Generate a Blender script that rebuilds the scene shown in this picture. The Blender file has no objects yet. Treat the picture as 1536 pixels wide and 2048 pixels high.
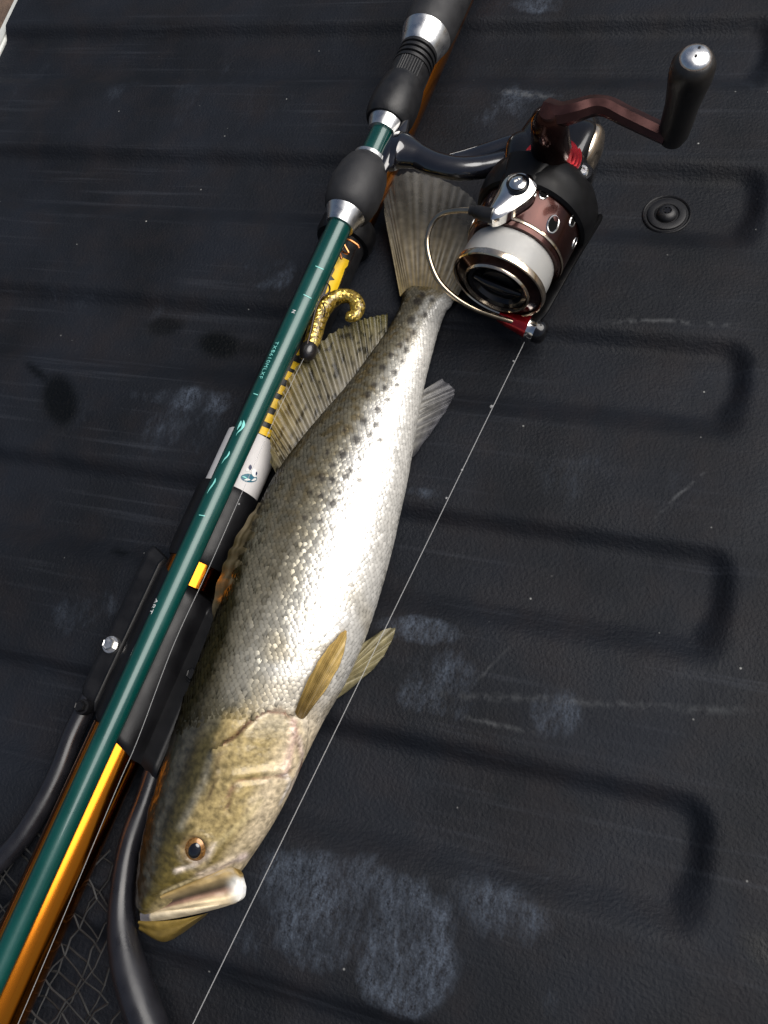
import bpy, bmesh, math, random
import numpy as np
from mathutils import Vector, Matrix, noise as mnoise
random.seed(7); np.random.seed(7)
SC = bpy.context.scene

# ------------------------------------------------------------------ camera
CAM_W = np.array([0.3373, 0.224, 0.1805]); CAM_C = np.array([-0.0697, -0.4994, 0.4049])*.9; CAM_F = 1600.0
def _rot(w):
    th = np.linalg.norm(w); k = w/th
    K = np.array([[0,-k[2],k[1]],[k[2],0,-k[0]],[-k[1],k[0],0]])
    return np.eye(3)+math.sin(th)*K+(1-math.cos(th))*K@K
CAM_M = _rot(CAM_W)
cd = bpy.data.cameras.new('camera'); cam = bpy.data.objects.new('camera', cd)
SC.collection.objects.link(cam); SC.camera = cam
mw = Matrix.Identity(4)
for i in range(3):
    for j in range(3): mw[i][j] = CAM_M[i][j]
    mw[i][3] = CAM_C[i]
cam.matrix_world = mw
cd.sensor_fit = 'VERTICAL'; cd.sensor_height = 24.0; cd.lens = 24.0*CAM_F/2048
cd.clip_start = 0.01; cd.clip_end = 200
SC.cycles.caustics_reflective = False; SC.cycles.caustics_refractive = False
SC.render.resolution_x = 768; SC.render.resolution_y = 1024

# ------------------------------------------------------------------ sky, sun, exposure
SUN_TO = Vector((0.56, 0.16, 0.90)).normalized()
wd = bpy.data.worlds.new('World'); SC.world = wd; wd.use_nodes = True
nt = wd.node_tree; sky = nt.nodes.new('ShaderNodeTexSky'); sky.sky_type = 'NISHITA'; sky.sun_disc = False
sky.sun_elevation = math.asin(SUN_TO.z); sky.sun_rotation = math.atan2(SUN_TO.x, SUN_TO.y)
sky.dust_density = 5.0; sky.air_density = 1.0; sky.ozone_density = 1.0
nt.links.new(sky.outputs[0], nt.nodes['Background'].inputs[0]); nt.nodes['Background'].inputs[1].default_value = 0.05
sd = bpy.data.lights.new('sun', 'SUN'); sd.energy = 3.1; sd.angle = math.radians(58); sd.color = (1.0, 0.975, 0.94)
so = bpy.data.objects.new('sun', sd); SC.collection.objects.link(so)
so.rotation_euler = (-SUN_TO).to_track_quat('-Z', 'Y').to_euler(); so.location = SUN_TO*3
SC.view_settings.view_transform = 'Standard'; SC.view_settings.look = 'None'
SC.view_settings.exposure = 0.40; SC.view_settings.gamma = 1.0

# ------------------------------------------------------------------ helpers
def P(x, y, z=0.0):                       # photograph pixel + real height -> point of the place
    d = CAM_M@np.array([x-768.0, 1024.0-y, -CAM_F])
    return CAM_C+d*((z-CAM_C[2])/d[2])
def Q(p):
    c = (np.asarray(p)-CAM_C)@CAM_M
    return np.stack([768+CAM_F*c[..., 0]/-c[..., 2], 1024-CAM_F*c[..., 1]/-c[..., 2]], -1)
def unit(v): v = np.asarray(v, float); return v/np.linalg.norm(v)
def spline(pts, n, closed=False):
    p = np.asarray(pts, float)
    if closed: p = np.vstack([p[-1], p, p[0], p[1]])
    else: p = np.vstack([2*p[0]-p[1], p, 2*p[-1]-p[-2]])
    m = len(p)-3; out = []
    for t in np.linspace(0, m, n, endpoint=not closed):
        i = min(int(t), m-1); f = t-i; a, b, c, d = p[i:i+4]
        out.append(.5*(2*b+(c-a)*f+(2*a-5*b+4*c-d)*f*f+(3*b-a-3*c+d)*f**3))
    return np.array(out)
def sstep(a, b, x): t = np.clip((x-a)/(b-a), 0, 1); return t*t*(3-2*t)

OFF = {}
def thing(name, label, cat, loc, group=None, kind=None):
    o = bpy.data.objects.new(name, None); SC.collection.objects.link(o); o.location = Vector(loc); o.empty_display_size = .02
    OFF[o.name] = np.array(loc, float); o['label'] = label; o['category'] = cat
    if group: o['group'] = group
    return o
def mesh(name, V, Fc, mat, parent=None, smooth=True, angle=40, col=None, colname='tint', label=None, kind=None, fattr=None):
    V = np.asarray(V, float)
    off = OFF[parent.name] if parent else np.zeros(3)
    me = bpy.data.meshes.new(name); me.from_pydata((V-off).tolist(), [], [list(map(int, f)) for f in Fc]); me.update()
    bm = bmesh.new(); bm.from_mesh(me); bmesh.ops.recalc_face_normals(bm, faces=bm.faces); bm.to_mesh(me); bm.free()
    if smooth:
        me.polygons.foreach_set('use_smooth', [True]*len(me.polygons)); me.set_sharp_from_angle(angle=math.radians(angle))
    if col is not None:
        a = me.color_attributes.new(colname, 'FLOAT_COLOR', 'POINT')
        c = np.ones((len(V), 4)); c[:, :np.asarray(col).shape[1]] = col; a.data.foreach_set('color', c.ravel())
    if fattr:
        for k, v in fattr.items():
            a = me.attributes.new(k, 'FLOAT', 'POINT'); a.data.foreach_set('value', np.asarray(v, float).ravel())
    me.materials.append(mat)
    o = bpy.data.objects.new(name, me); SC.collection.objects.link(o)
    if parent: o.parent = parent; OFF[o.name] = off
    if label: o['label'] = label
    if kind: o['kind'] = kind
    return o
def frame(a):
    a = unit(a); h = np.array([0, 0, 1.0]) if abs(a[2]) < .9 else np.array([1.0, 0, 0])
    e1 = unit(np.cross(a, h)); e2 = np.cross(e1, a); return a, e1, e2
def lathe_geo(prof, o, a, seg=40, wob=None):
    a, e1, e2 = frame(a); V = []; Fc = []; rings = []
    for (w, r) in prof:
        if r < 1e-7: rings.append([len(V)]); V.append(o+a*w)
        else:
            rings.append(list(range(len(V), len(V)+seg)))
            for k in range(seg):
                t = 2*math.pi*k/seg; rr = r*(wob(w, t) if wob else 1); V.append(o+a*w+(e1*math.cos(t)+e2*math.sin(t))*rr)
    for A, B in zip(rings[:-1], rings[1:]):
        if len(A) == 1 and len(B) == 1: continue
        for k in range(seg):
            k2 = (k+1) % seg
            if len(A) == 1: Fc.append([A[0], B[k], B[k2]])
            elif len(B) == 1: Fc.append([A[k], B[0], A[k2]])
            else: Fc.append([A[k], B[k], B[k2], A[k2]])
    return V, Fc
def lathe(name, prof, o, a, mat, parent=None, seg=40, wob=None, **kw):
    V, Fc = lathe_geo(prof, np.asarray(o, float), a, seg, wob); return mesh(name, V, Fc, mat, parent, **kw)
def tube_geo(pts, rad, seg=12, up=None, rb=None, cap=True):
    pts = np.asarray(pts, float); n = len(pts); rad = np.broadcast_to(np.asarray(rad, float), (n,)); rb = rad if rb is None else np.broadcast_to(np.asarray(rb, float), (n,))
    V = []; Fc = []; T = np.gradient(pts, axis=0); T /= np.linalg.norm(T, axis=1)[:, None]
    u = np.asarray(up, float) if up is not None else frame(T[0])[1]
    for i in range(n):
        u = u-T[i]*np.dot(u, T[i]); u = unit(u); v = np.cross(T[i], u)
        if up is not None: uu = np.asarray(up, float)-T[i]*np.dot(up, T[i]); u = unit(uu); v = np.cross(T[i], u)
        for k in range(seg):
            t = 2*math.pi*k/seg; V.append(pts[i]+u*math.cos(t)*rad[i]+v*math.sin(t)*rb[i])
    for i in range(n-1):
        for k in range(seg): k2 = (k+1) % seg; Fc.append([i*seg+k, i*seg+k2, (i+1)*seg+k2, (i+1)*seg+k])
    if cap:
        Fc.append(list(range(seg))); Fc.append(list(range((n-1)*seg, n*seg)))
    return V, Fc
def tube(name, pts, rad, mat, parent=None, seg=12, up=None, rb=None, **kw):
    V, Fc = tube_geo(pts, rad, seg, up, rb); return mesh(name, V, Fc, mat, parent, **kw)
def PX(l): return np.array([P(*q) for q in l])
def rayw(u, k, sd=0.0): return u+.55/max(k, 1)*mnoise.noise((u*k*.45, sd+.3, .7))
def patch(name, A, B, mat, parent=None, nu=40, nv=10, bulge=0.0, thick=.001, ribs=0, ribamp=0, ribpow=1, col=None, wav=0, ragged=0, nrm=(0, 0, 1), hf=None, **kw):
    a = spline(PX(A), nu); b = spline(PX(B), nu); nrm = np.asarray(nrm, float); top = []; cols = []
    for i in range(nu):
        u = i/(nu-1); rg = ragged*(mnoise.noise((u*37, 3.1, 0))) if ragged else 0
        for j in range(nv):
            v = j/(nv-1); p = a[i]*(1-v*(1+rg))+b[i]*v*(1+rg)
            h = bulge*4*v*(1-v)*min(1, 6*u*(1-u)+.15)
            if ribs: h += ribamp*(abs(math.cos(math.pi*ribs*rayw(u, ribs)))**ribpow-.5)*min(1, v*4)*(1+.6*mnoise.noise((u*ribs*.4, 2.2, 0)))
            if hf: h += hf(u, v)
            if wav: h += wav*mnoise.noise((u*4, v*2, 1.7))*v
            top.append(p+nrm*h)
            if col: cols.append(col(u, v))
    top = np.array(top); bot = top-nrm*thick; N = len(top); V = np.vstack([top, bot]); Fc = []
    for i in range(nu-1):
        for j in range(nv-1):
            k = i*nv+j; Fc.append([k, k+1, k+nv+1, k+nv]); Fc.append([N+k, N+k+nv, N+k+nv+1, N+k+1])
    for i in range(nu-1):
        for j in (0, nv-1): k = i*nv+j; Fc.append([k, k+nv, N+k+nv, N+k])
    for j in range(nv-1):
        for i in (0, nu-1): k = i*nv+j; Fc.append([k, k+1, N+k+1, N+k])
    if col: kw['col'] = cols+cols
    return mesh(name, V, Fc, mat, parent, **kw)
def cyl_hit(x, y, o, a, r):               # where the surface of a cylinder (o, a, r) shows at a photo pixel
    d = unit(CAM_M@np.array([x-768.0, 1024.0-y, -CAM_F])); a = unit(a); m = CAM_C-o
    dd = d-a*d.dot(a); mm = m-a*m.dot(a); A = dd.dot(dd); B = 2*dd.dot(mm); Cc = mm.dot(mm)-r*r; D = B*B-4*A*Cc
    t = (-B-math.sqrt(max(D, 0)))/(2*A); return CAM_C+d*t
def decal(name, poly, cyl, mat, parent, lift=.00025, n=24, rnd=True, **kw):   # thin printed or stuck-on piece on a round surface
    o, a, r = cyl; a = unit(a)
    pp = spline(poly, n, closed=True) if rnd else np.vstack([np.linspace(poly[i], poly[(i+1) % len(poly)], 6, endpoint=False) for i in range(len(poly))])
    n = len(pp); c = pp.mean(0); V = []; Fc = []
    for f in (1, .66, .33):
        for q in pp: V.append(cyl_hit(*(c+(q-c)*f), o, a, r+lift))
    V.append(cyl_hit(*c, o, a, r+lift)); base = len(V)
    for q in pp: V.append(cyl_hit(*q, o, a, r-.0002))
    for k in range(n):
        k2 = (k+1) % n
        Fc += [[k, k2, n+k2, n+k], [n+k, n+k2, 2*n+k2, 2*n+k], [2*n+k, 2*n+k2, 3*n], [base+k, base+k2, k2, k]]
    return mesh(name, V, Fc, mat, parent, **kw)
def superell(name, c, ax, rad, mat, parent=None, e=.6, nu=40, nv=24, tweak=None, **kw):
    V = []; Fc = []; ax = [unit(q) for q in ax]
    f = lambda v, e: math.copysign(abs(v)**e, v)
    for j in range(nv+1):
        ph = -math.pi/2+math.pi*j/nv
        for i in range(nu):
            th = 2*math.pi*i/nu
            q = np.array([f(math.cos(ph), e)*f(math.cos(th), e), f(math.cos(ph), e)*f(math.sin(th), e), f(math.sin(ph), e)])
            if tweak: q = tweak(q)
            V.append(np.asarray(c)+ax[0]*rad[0]*q[0]+ax[1]*rad[1]*q[1]+ax[2]*rad[2]*q[2])
    for j in range(nv):
        for i in range(nu): i2 = (i+1) % nu; Fc.append([j*nu+i, j*nu+i2, (j+1)*nu+i2, (j+1)*nu+i])
    o = mesh(name, V, Fc, mat, parent, **kw)
    bm = bmesh.new(); bm.from_mesh(o.data); bmesh.ops.remove_doubles(bm, verts=bm.verts, dist=1e-6); bmesh.ops.recalc_face_normals(bm, faces=bm.faces); bm.to_mesh(o.data); bm.free()
    return o
def join_geo(L):
    V = []; Fc = []
    for v, f in L:
        n = len(V); V += list(v); Fc += [[i+n for i in q] for q in f]
    return V, Fc

# ------------------------------------------------------------------ materials
def mat(name, base=(.5, .5, .5), rough=.5, metal=0, spec=.5, coat=0, coatr=.1, bump=None, var=None, attr=None, alpha=1, island=0, aniso=0, transl=0):
    m = bpy.data.materials.new(name); m.use_nodes = True; n = m.node_tree; b = n.nodes['Principled BSDF']; L = n.links.new
    b.inputs['Base Color'].default_value = (*base, 1); b.inputs['Roughness'].default_value = rough; b.inputs['Metallic'].default_value = metal
    b.inputs['Specular IOR Level'].default_value = spec; b.inputs['Coat Weight'].default_value = coat; b.inputs['Coat Roughness'].default_value = coatr
    tc = n.nodes.new('ShaderNodeTexCoord'); src = None
    if attr: q = n.nodes.new('ShaderNodeAttribute'); q.attribute_name = attr; src = q.outputs['Color']
    if var:                                # (scale, amount): mottled colour
        no = n.nodes.new('ShaderNodeTexNoise'); no.inputs['Scale'].default_value = var[0]; no.inputs['Detail'].default_value = 6; L(tc.outputs['Object'], no.inputs['Vector'])
        mr = n.nodes.new('ShaderNodeMapRange'); mr.inputs[1].default_value = .3; mr.inputs[2].default_value = .7; mr.inputs[3].default_value = 1-var[1]; mr.inputs[4].default_value = 1+var[1]
        L(no.outputs[0], mr.inputs[0]); mx = n.nodes.new('ShaderNodeMix'); mx.data_type = 'RGBA'; mx.blend_type = 'MULTIPLY'; mx.inputs[0].default_value = 1
        if src: L(src, mx.inputs[6])
        else: mx.inputs[6].default_value = (*base, 1)
        L(mr.outputs[0], mx.inputs[7]); src = mx.outputs[2]
        rr = n.nodes.new('ShaderNodeMapRange'); rr.inputs[1].default_value = .3; rr.inputs[2].default_value = .7; rr.inputs[3].default_value = max(.03, rough-.08); rr.inputs[4].default_value = min(1, rough+.1)
        L(no.outputs[0], rr.inputs[0]); L(rr.outputs[0], b.inputs['Roughness'])
    if island:
        g = n.nodes.new('ShaderNodeNewGeometry'); mr = n.nodes.new('ShaderNodeMapRange'); mr.inputs[3].default_value = 1-island; mr.inputs[4].default_value = 1+island*.6
        L(g.outputs['Random Per Island'], mr.inputs[0]); mx = n.nodes.new('ShaderNodeMix'); mx.data_type = 'RGBA'; mx.blend_type = 'MULTIPLY'; mx.inputs[0].default_value = 1
        L(src, mx.inputs[6]); L(mr.outputs[0], mx.inputs[7]); src = mx.outputs[2]
    if src: L(src, b.inputs['Base Color'])
    if src and island: L(src, b.inputs['Specular Tint'])
    if bump:                               # list of (kind, scale, strength, distance)
        prev = None
        for (k, s, st, di) in bump:
            if k == 'noise': t = n.nodes.new('ShaderNodeTexNoise'); t.inputs['Detail'].default_value = 4; out = t.outputs[0]
            else: t = n.nodes.new('ShaderNodeTexVoronoi'); t.feature = 'SMOOTH_F1' if k == 'voro' else 'F1'; out = t.outputs['Distance']
            t.inputs['Scale'].default_value = s; L(tc.outputs['Object'], t.inputs['Vector'])
            bp = n.nodes.new('ShaderNodeBump'); bp.inputs['Strength'].default_value = st; bp.inputs['Distance'].default_value = di; L(out, bp.inputs['Height'])
            if prev: L(prev, bp.inputs['Normal'])
            prev = bp.outputs[0]
        L(prev, b.inputs['Normal'])
        if coat: L(prev, b.inputs['Coat Normal']) if k != 'noise' else None
    if transl:
        tr = n.nodes.new('ShaderNodeBsdfTranslucent'); mxs = n.nodes.new('ShaderNodeMixShader'); mxs.inputs[0].default_value = transl
        if src: L(src, tr.inputs[0])
        else: tr.inputs[0].default_value = (*base, 1)
        L(b.outputs[0], mxs.inputs[1]); L(tr.outputs[0], mxs.inputs[2]); L(mxs.outputs[0], n.nodes['Material Output'].inputs[0])
    b.inputs['Alpha'].default_value = alpha
    if transl and attr:                    # membranes let the ground show through, thinner towards their edge
        tp = n.nodes.new('ShaderNodeBsdfTransparent'); m2 = n.nodes.new('ShaderNodeMixShader'); L(q.outputs['Alpha'], m2.inputs[0]); L(tp.outputs[0], m2.inputs[1]); L(mxs.outputs[0], m2.inputs[2]); L(m2.outputs[0], n.nodes['Material Output'].inputs[0])
    return m
M_black_gloss = mat('black_gloss', (.005, .005, .006), .14, 0, .4, .25, .05, var=(60, .3))
M_rotor = mat('matt_black_rotor', (.004, .004, .0045), .42, 0, .22, var=(120, .3))
M_black_satin = mat('black_satin', (.009, .009, .010), .40, 0, .38, var=(200, .25), bump=[('noise', 2500, .15, .0003)])
M_eva = mat('black_foam', (.013, .013, .0145), .58, 0, .5, var=(150, .2), bump=[('noise', 3500, .35, .0003)])
M_plastic = mat('black_plastic', (.006, .006, .007), .40, 0, .3, var=(90, .3), bump=[('noise', 1500, .12, .0004)])
M_stem = mat('wet_black_lacquer', (.006, .006, .008), .12, 0, .8, 1.0, .04, var=(60, .2))
M_hoop = mat('coated_hoop', (.012, .012, .015), .30, 0, .5, var=(80, .25), bump=[('noise', 700, .1, .0003)])
M_bronze = mat('dark_bronze', (.046, .017, .014), .20, .85, .5, .25, .08, var=(120, .2))
M_gold = mat('champagne_gold', (.80, .66, .50), .18, 1, var=(200, .12))
M_chrome = mat('bright_chrome', (.86, .84, .80), .12, 1, var=(160, .1))
M_silver = mat('satin_aluminium', (.72, .72, .71), .30, 1, var=(200, .08))
M_red = mat('red_anodised', (.42, .012, .018), .25, .75, .5, .5, var=(100, .2))
M_orange = mat('orange_anodised', (.60, .185, .014), .14, 1, .5, 0, var=None)
M_green = mat('green_rod_lacquer', (.002, .052, .044), .30, .2, .5, .55, .05, var=(45, .15), bump=[('noise', 900, .06, .0003)])
M_zinc = mat('zinc_bolt', (.70, .69, .67), .34, 1, var=(300, .15))
M_capmetal = mat('polished_cap', (.88, .87, .85), .26, 1, var=(300, .08))
M_white = mat('white_print', (.75, .76, .74), .5, var=(300, .08))
M_mint = mat('mint_print', (.22, .62, .56), .4, var=(300, .08))
M_tag = mat('white_label_film', (.62, .60, .59), .42, 0, .4, var=(80, .06))
M_navy = mat('navy_print', (.012, .02, .07), .4, var=(300, .1))
M_teal = mat('teal_print', (.03, .13, .19), .4, var=(300, .1))
M_yellow = mat('yellow_tape', (.88, .55, .010), .45, var=(150, .08))
M_copper = mat('copper_wire', (.62, .26, .10), .3, 1, var=(300, .15))
M_steel = mat('blackened_hook_steel', (.03, .022, .02), .3, .7, var=(300, .2))
M_lead = mat('black_jig_paint', (.010, .008, .008), .32, 0, .5, .4, var=(300, .3), bump=[('noise', 900, .3, .0004)])
M_line = mat('clear_fishing_line', (.5, .5, .5), .3, 0, .6, alpha=.34)
M_knobrub = mat('knob_rubber', (.012, .011, .010), .36, 0, .5, .15, .3, var=(200, .2), bump=[('noise', 2200, .15, .0003)])
M_net = mat('black_net_cord', (.009, .009, .009), .6, var=(200, .4))
M_metalrim = mat('tailgate_paint', (.52, .53, .50), .4, .1, var=(60, .12), bump=[('noise', 300, .2, .001)])
M_crumb = mat('pale_grit', (.6, .58, .52), .8, var=(500, .2))

def spool_line_mat():
    m = mat('spooled_line', (.60, .59, .56), .26, .25, .6, .3, .2); n = m.node_tree; b = n.nodes['Principled BSDF']; L = n.links.new
    a = n.nodes.new('ShaderNodeAttribute'); a.attribute_name = 'wind'; w = n.nodes.new('ShaderNodeMath'); w.operation = 'SINE'
    mu = n.nodes.new('ShaderNodeMath'); mu.operation = 'MULTIPLY'; mu.inputs[1].default_value = 125; L(a.outputs['Fac'], mu.inputs[0]); L(mu.outputs[0], w.inputs[0])
    bp = n.nodes.new('ShaderNodeBump'); bp.inputs['Strength'].default_value = .5; bp.inputs['Distance'].default_value = .0003; L(w.outputs[0], bp.inputs['Height']); L(bp.outputs[0], b.inputs['Normal'])
    return m
M_spool_line = spool_line_mat(); M_port = mat('dark_opening', (.004, .004, .004), .8, spec=.1, var=(300, .3))

def grub_mat():
    m = mat('gold_glitter_plastic', (.36, .24, .035), .28, 0, .5, .4, .1); n = m.node_tree; b = n.nodes['Principled BSDF']; L = n.links.new
    tc = n.nodes.new('ShaderNodeTexCoord'); v = n.nodes.new('ShaderNodeTexVoronoi'); v.inputs['Scale'].default_value = 1100; L(tc.outputs['Object'], v.inputs['Vector'])
    cr = n.nodes.new('ShaderNodeValToRGB'); cr.color_ramp.elements[0].position = .45; cr.color_ramp.elements[1].position = .7
    cr.color_ramp.elements[0].color = (.17, .105, .010, 1); cr.color_ramp.elements[1].color = (.62, .45, .11, 1)
    sp = n.nodes.new('ShaderNodeSeparateColor'); L(v.outputs['Color'], sp.inputs[0]); L(sp.outputs[0], cr.inputs[0]); L(cr.outputs[0], b.inputs['Base Color'])
    mr = n.nodes.new('ShaderNodeMapRange'); mr.inputs[1].default_value = .5; mr.inputs[2].default_value = .7; L(sp.outputs[0], mr.inputs[0]); L(mr.outputs[0], b.inputs['Metallic'])
    vm = n.nodes.new('ShaderNodeVectorMath'); vm.operation = 'SUBTRACT'; vm.inputs[1].default_value = (.5, .5, .5); L(v.outputs['Color'], vm.inputs[0])
    vs = n.nodes.new('ShaderNodeVectorMath'); vs.operation = 'SCALE'; vs.inputs['Scale'].default_value = .6; L(vm.outputs[0], vs.inputs[0])
    g = n.nodes.new('ShaderNodeNewGeometry'); va = n.nodes.new('ShaderNodeVectorMath'); L(vs.outputs[0], va.inputs[0]); L(g.outputs['Normal'], va.inputs[1])
    vn = n.nodes.new('ShaderNodeVectorMath'); vn.operation = 'NORMALIZE'; L(va.outputs[0], vn.inputs[0]); L(vn.outputs[0], b.inputs['Normal'])
    return m
M_grub = grub_mat()

def liner_mat():
    m = bpy.data.materials.new('bed_liner_plastic'); m.use_nodes = True; n = m.node_tree; b = n.nodes['Principled BSDF']; L = n.links.new
    def N(t, **k):
        q = n.nodes.new(t)
        for a, v in k.items(): setattr(q, a, v)
        return q
    tc = N('ShaderNodeTexCoord'); co = tc.outputs['Object']
    def noise(s, d=5, vec=None, rough=.5):
        q = N('ShaderNodeTexNoise'); q.inputs['Scale'].default_value = s; q.inputs['Detail'].default_value = d; q.inputs['Roughness'].default_value = rough; L(vec or co, q.inputs['Vector']); return q.outputs[0]
    def rng(x, a, c, lo=0, hi=1):
        q = N('ShaderNodeMapRange'); q.inputs[1].default_value = a; q.inputs[2].default_value = c; q.inputs[3].default_value = lo; q.inputs[4].default_value = hi; L(x, q.inputs[0]); return q.outputs[0]
    def mul(x, y, op='MULTIPLY'):
        q = N('ShaderNodeMath', operation=op); L(x, q.inputs[0])
        if isinstance(y, (int, float)): q.inputs[1].default_value = y
        else: L(y, q.inputs[1])
        return q.outputs[0]
    def mix(f, a, c):
        q = N('ShaderNodeMix', data_type='RGBA'); L(f, q.inputs[0])
        for s, v in ((6, a), (7, c)):
            if isinstance(v, tuple): q.inputs[s].default_value = (*v, 1)
            else: L(v, q.inputs[s])
        return q.outputs[2]
    def attr(nm): q = N('ShaderNodeAttribute', attribute_name=nm); return q.outputs['Fac']
    col = mix(rng(noise(14, 6), .35, .65), (.0032, .0041, .0062), (.0070, .0088, .0132))
    col = mix(rng(noise(38, 6), .45, .75, 0, .5), col, (.0120, .0095, .0100))
    # scuffs drawn along the ribs
    mp = N('ShaderNodeMapping'); mp.inputs['Scale'].default_value = (4, 130, 1); mp.inputs['Rotation'].default_value = (0, 0, math.radians(2)); L(co, mp.inputs['Vector'])
    st = mul(rng(noise(1.5, 8, mp.outputs[0], .65), .55, .75), rng(noise(9, 3), .36, .62))
    col = mix(mul(st, .40), col, (.045, .050, .062))
    fine = noise(700, 3); grit = noise(260, 5)
    mp2 = N('ShaderNodeMapping'); mp2.inputs['Scale'].default_value = (1, .45, 1); mp2.inputs['Rotation'].default_value = (0, 0, math.radians(-8)); L(co, mp2.inputs['Vector'])
    dust = mul(mul(rng(noise(420, 6, mp2.outputs[0], .7), .38, .62), .8), mul(rng(noise(1100, 3), .42, .62), .35), 'ADD')
    ragged = mul(mul(attr('scuff'), .80), mul(mul(noise(26, 8, mp2.outputs[0], .68), .5, 'SUBTRACT'), 2.6), 'ADD')
    sc = mul(mul(rng(ragged, .26, .62), rng(attr('scuff'), .02, .40)), mul(dust, rng(noise(75, 7, mp2.outputs[0], .65), .30, .62)))
    col = mix(sc, col, (.054, .067, .090))
    wet = attr('wet'); col = mix(wet, col, (.0006, .0009, .0010))
    # white specks of dust and salt
    v = N('ShaderNodeTexVoronoi'); v.inputs['Scale'].default_value = 120; L(co, v.inputs['Vector'])
    sp = N('ShaderNodeSeparateColor'); L(v.outputs['Color'], sp.inputs[0])
    dot = mul(rng(v.outputs['Distance'], .075, .035), rng(sp.outputs[0], .90, 1)); col = mix(mul(dot, .8), col, (.40, .40, .38))
    # a few long scratches
    sx = N('ShaderNodeSeparateXYZ'); L(co, sx.inputs[0])
    for (p0, p1, wd_, am) in SCRATCH:
        d = unit(p1-p0); nn = np.array([-d[1], d[0]]); q = N('ShaderNodeVectorMath', operation='DOT_PRODUCT'); q.inputs[1].default_value = (nn[0], nn[1], 0); L(co, q.inputs[0])
        wob = mul(mul(noise(30, 2), .5, 'SUBTRACT'), .006)
        dist = mul(mul(mul(q.outputs['Value'], float(nn@p0), 'SUBTRACT'), wob, 'ADD'), 0, 'ADD'); ab = N('ShaderNodeMath', operation='ABSOLUTE'); L(dist, ab.inputs[0])
        t = N('ShaderNodeVectorMath', operation='DOT_PRODUCT'); t.inputs[1].default_value = (d[0], d[1], 0); L(co, t.inputs[0])
        tt = mul(t.outputs['Value'], float(d@p0), 'SUBTRACT'); ln = float(np.linalg.norm(p1-p0))
        f = mul(mul(rng(ab.outputs[0], wd_, 0), rng(tt, 0, .02)), mul(rng(tt, ln, ln-.02), rng(grit, .4, .6)))
        col = mix(mul(f, am), col, (.10, .105, .11))
    L(col, b.inputs['Base Color'])
    r = mul(rng(noise(20, 4), .3, .7, .56, .70), mul(wet, .22), 'SUBTRACT'); L(r, b.inputs['Roughness']); b.inputs['Specular IOR Level'].default_value = .18
    b1 = N('ShaderNodeBump'); b1.inputs['Strength'].default_value = .40; b1.inputs['Distance'].default_value = .0008; L(noise(640, 3, rough=.5), b1.inputs['Height'])
    b2 = N('ShaderNodeBump'); b2.inputs['Strength'].default_value = .35; b2.inputs['Distance'].default_value = .0008; L(fine, b2.inputs['Height']); L(b1.outputs[0], b2.inputs['Normal'])
    b3 = N('ShaderNodeBump'); b3.inputs['Strength'].default_value = .25; b3.inputs['Distance'].default_value = .004; L(noise(35, 3), b3.inputs['Height']); L(b2.outputs[0], b3.inputs['Normal'])
    L(b3.outputs[0], b.inputs['Normal'])
    return m

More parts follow.
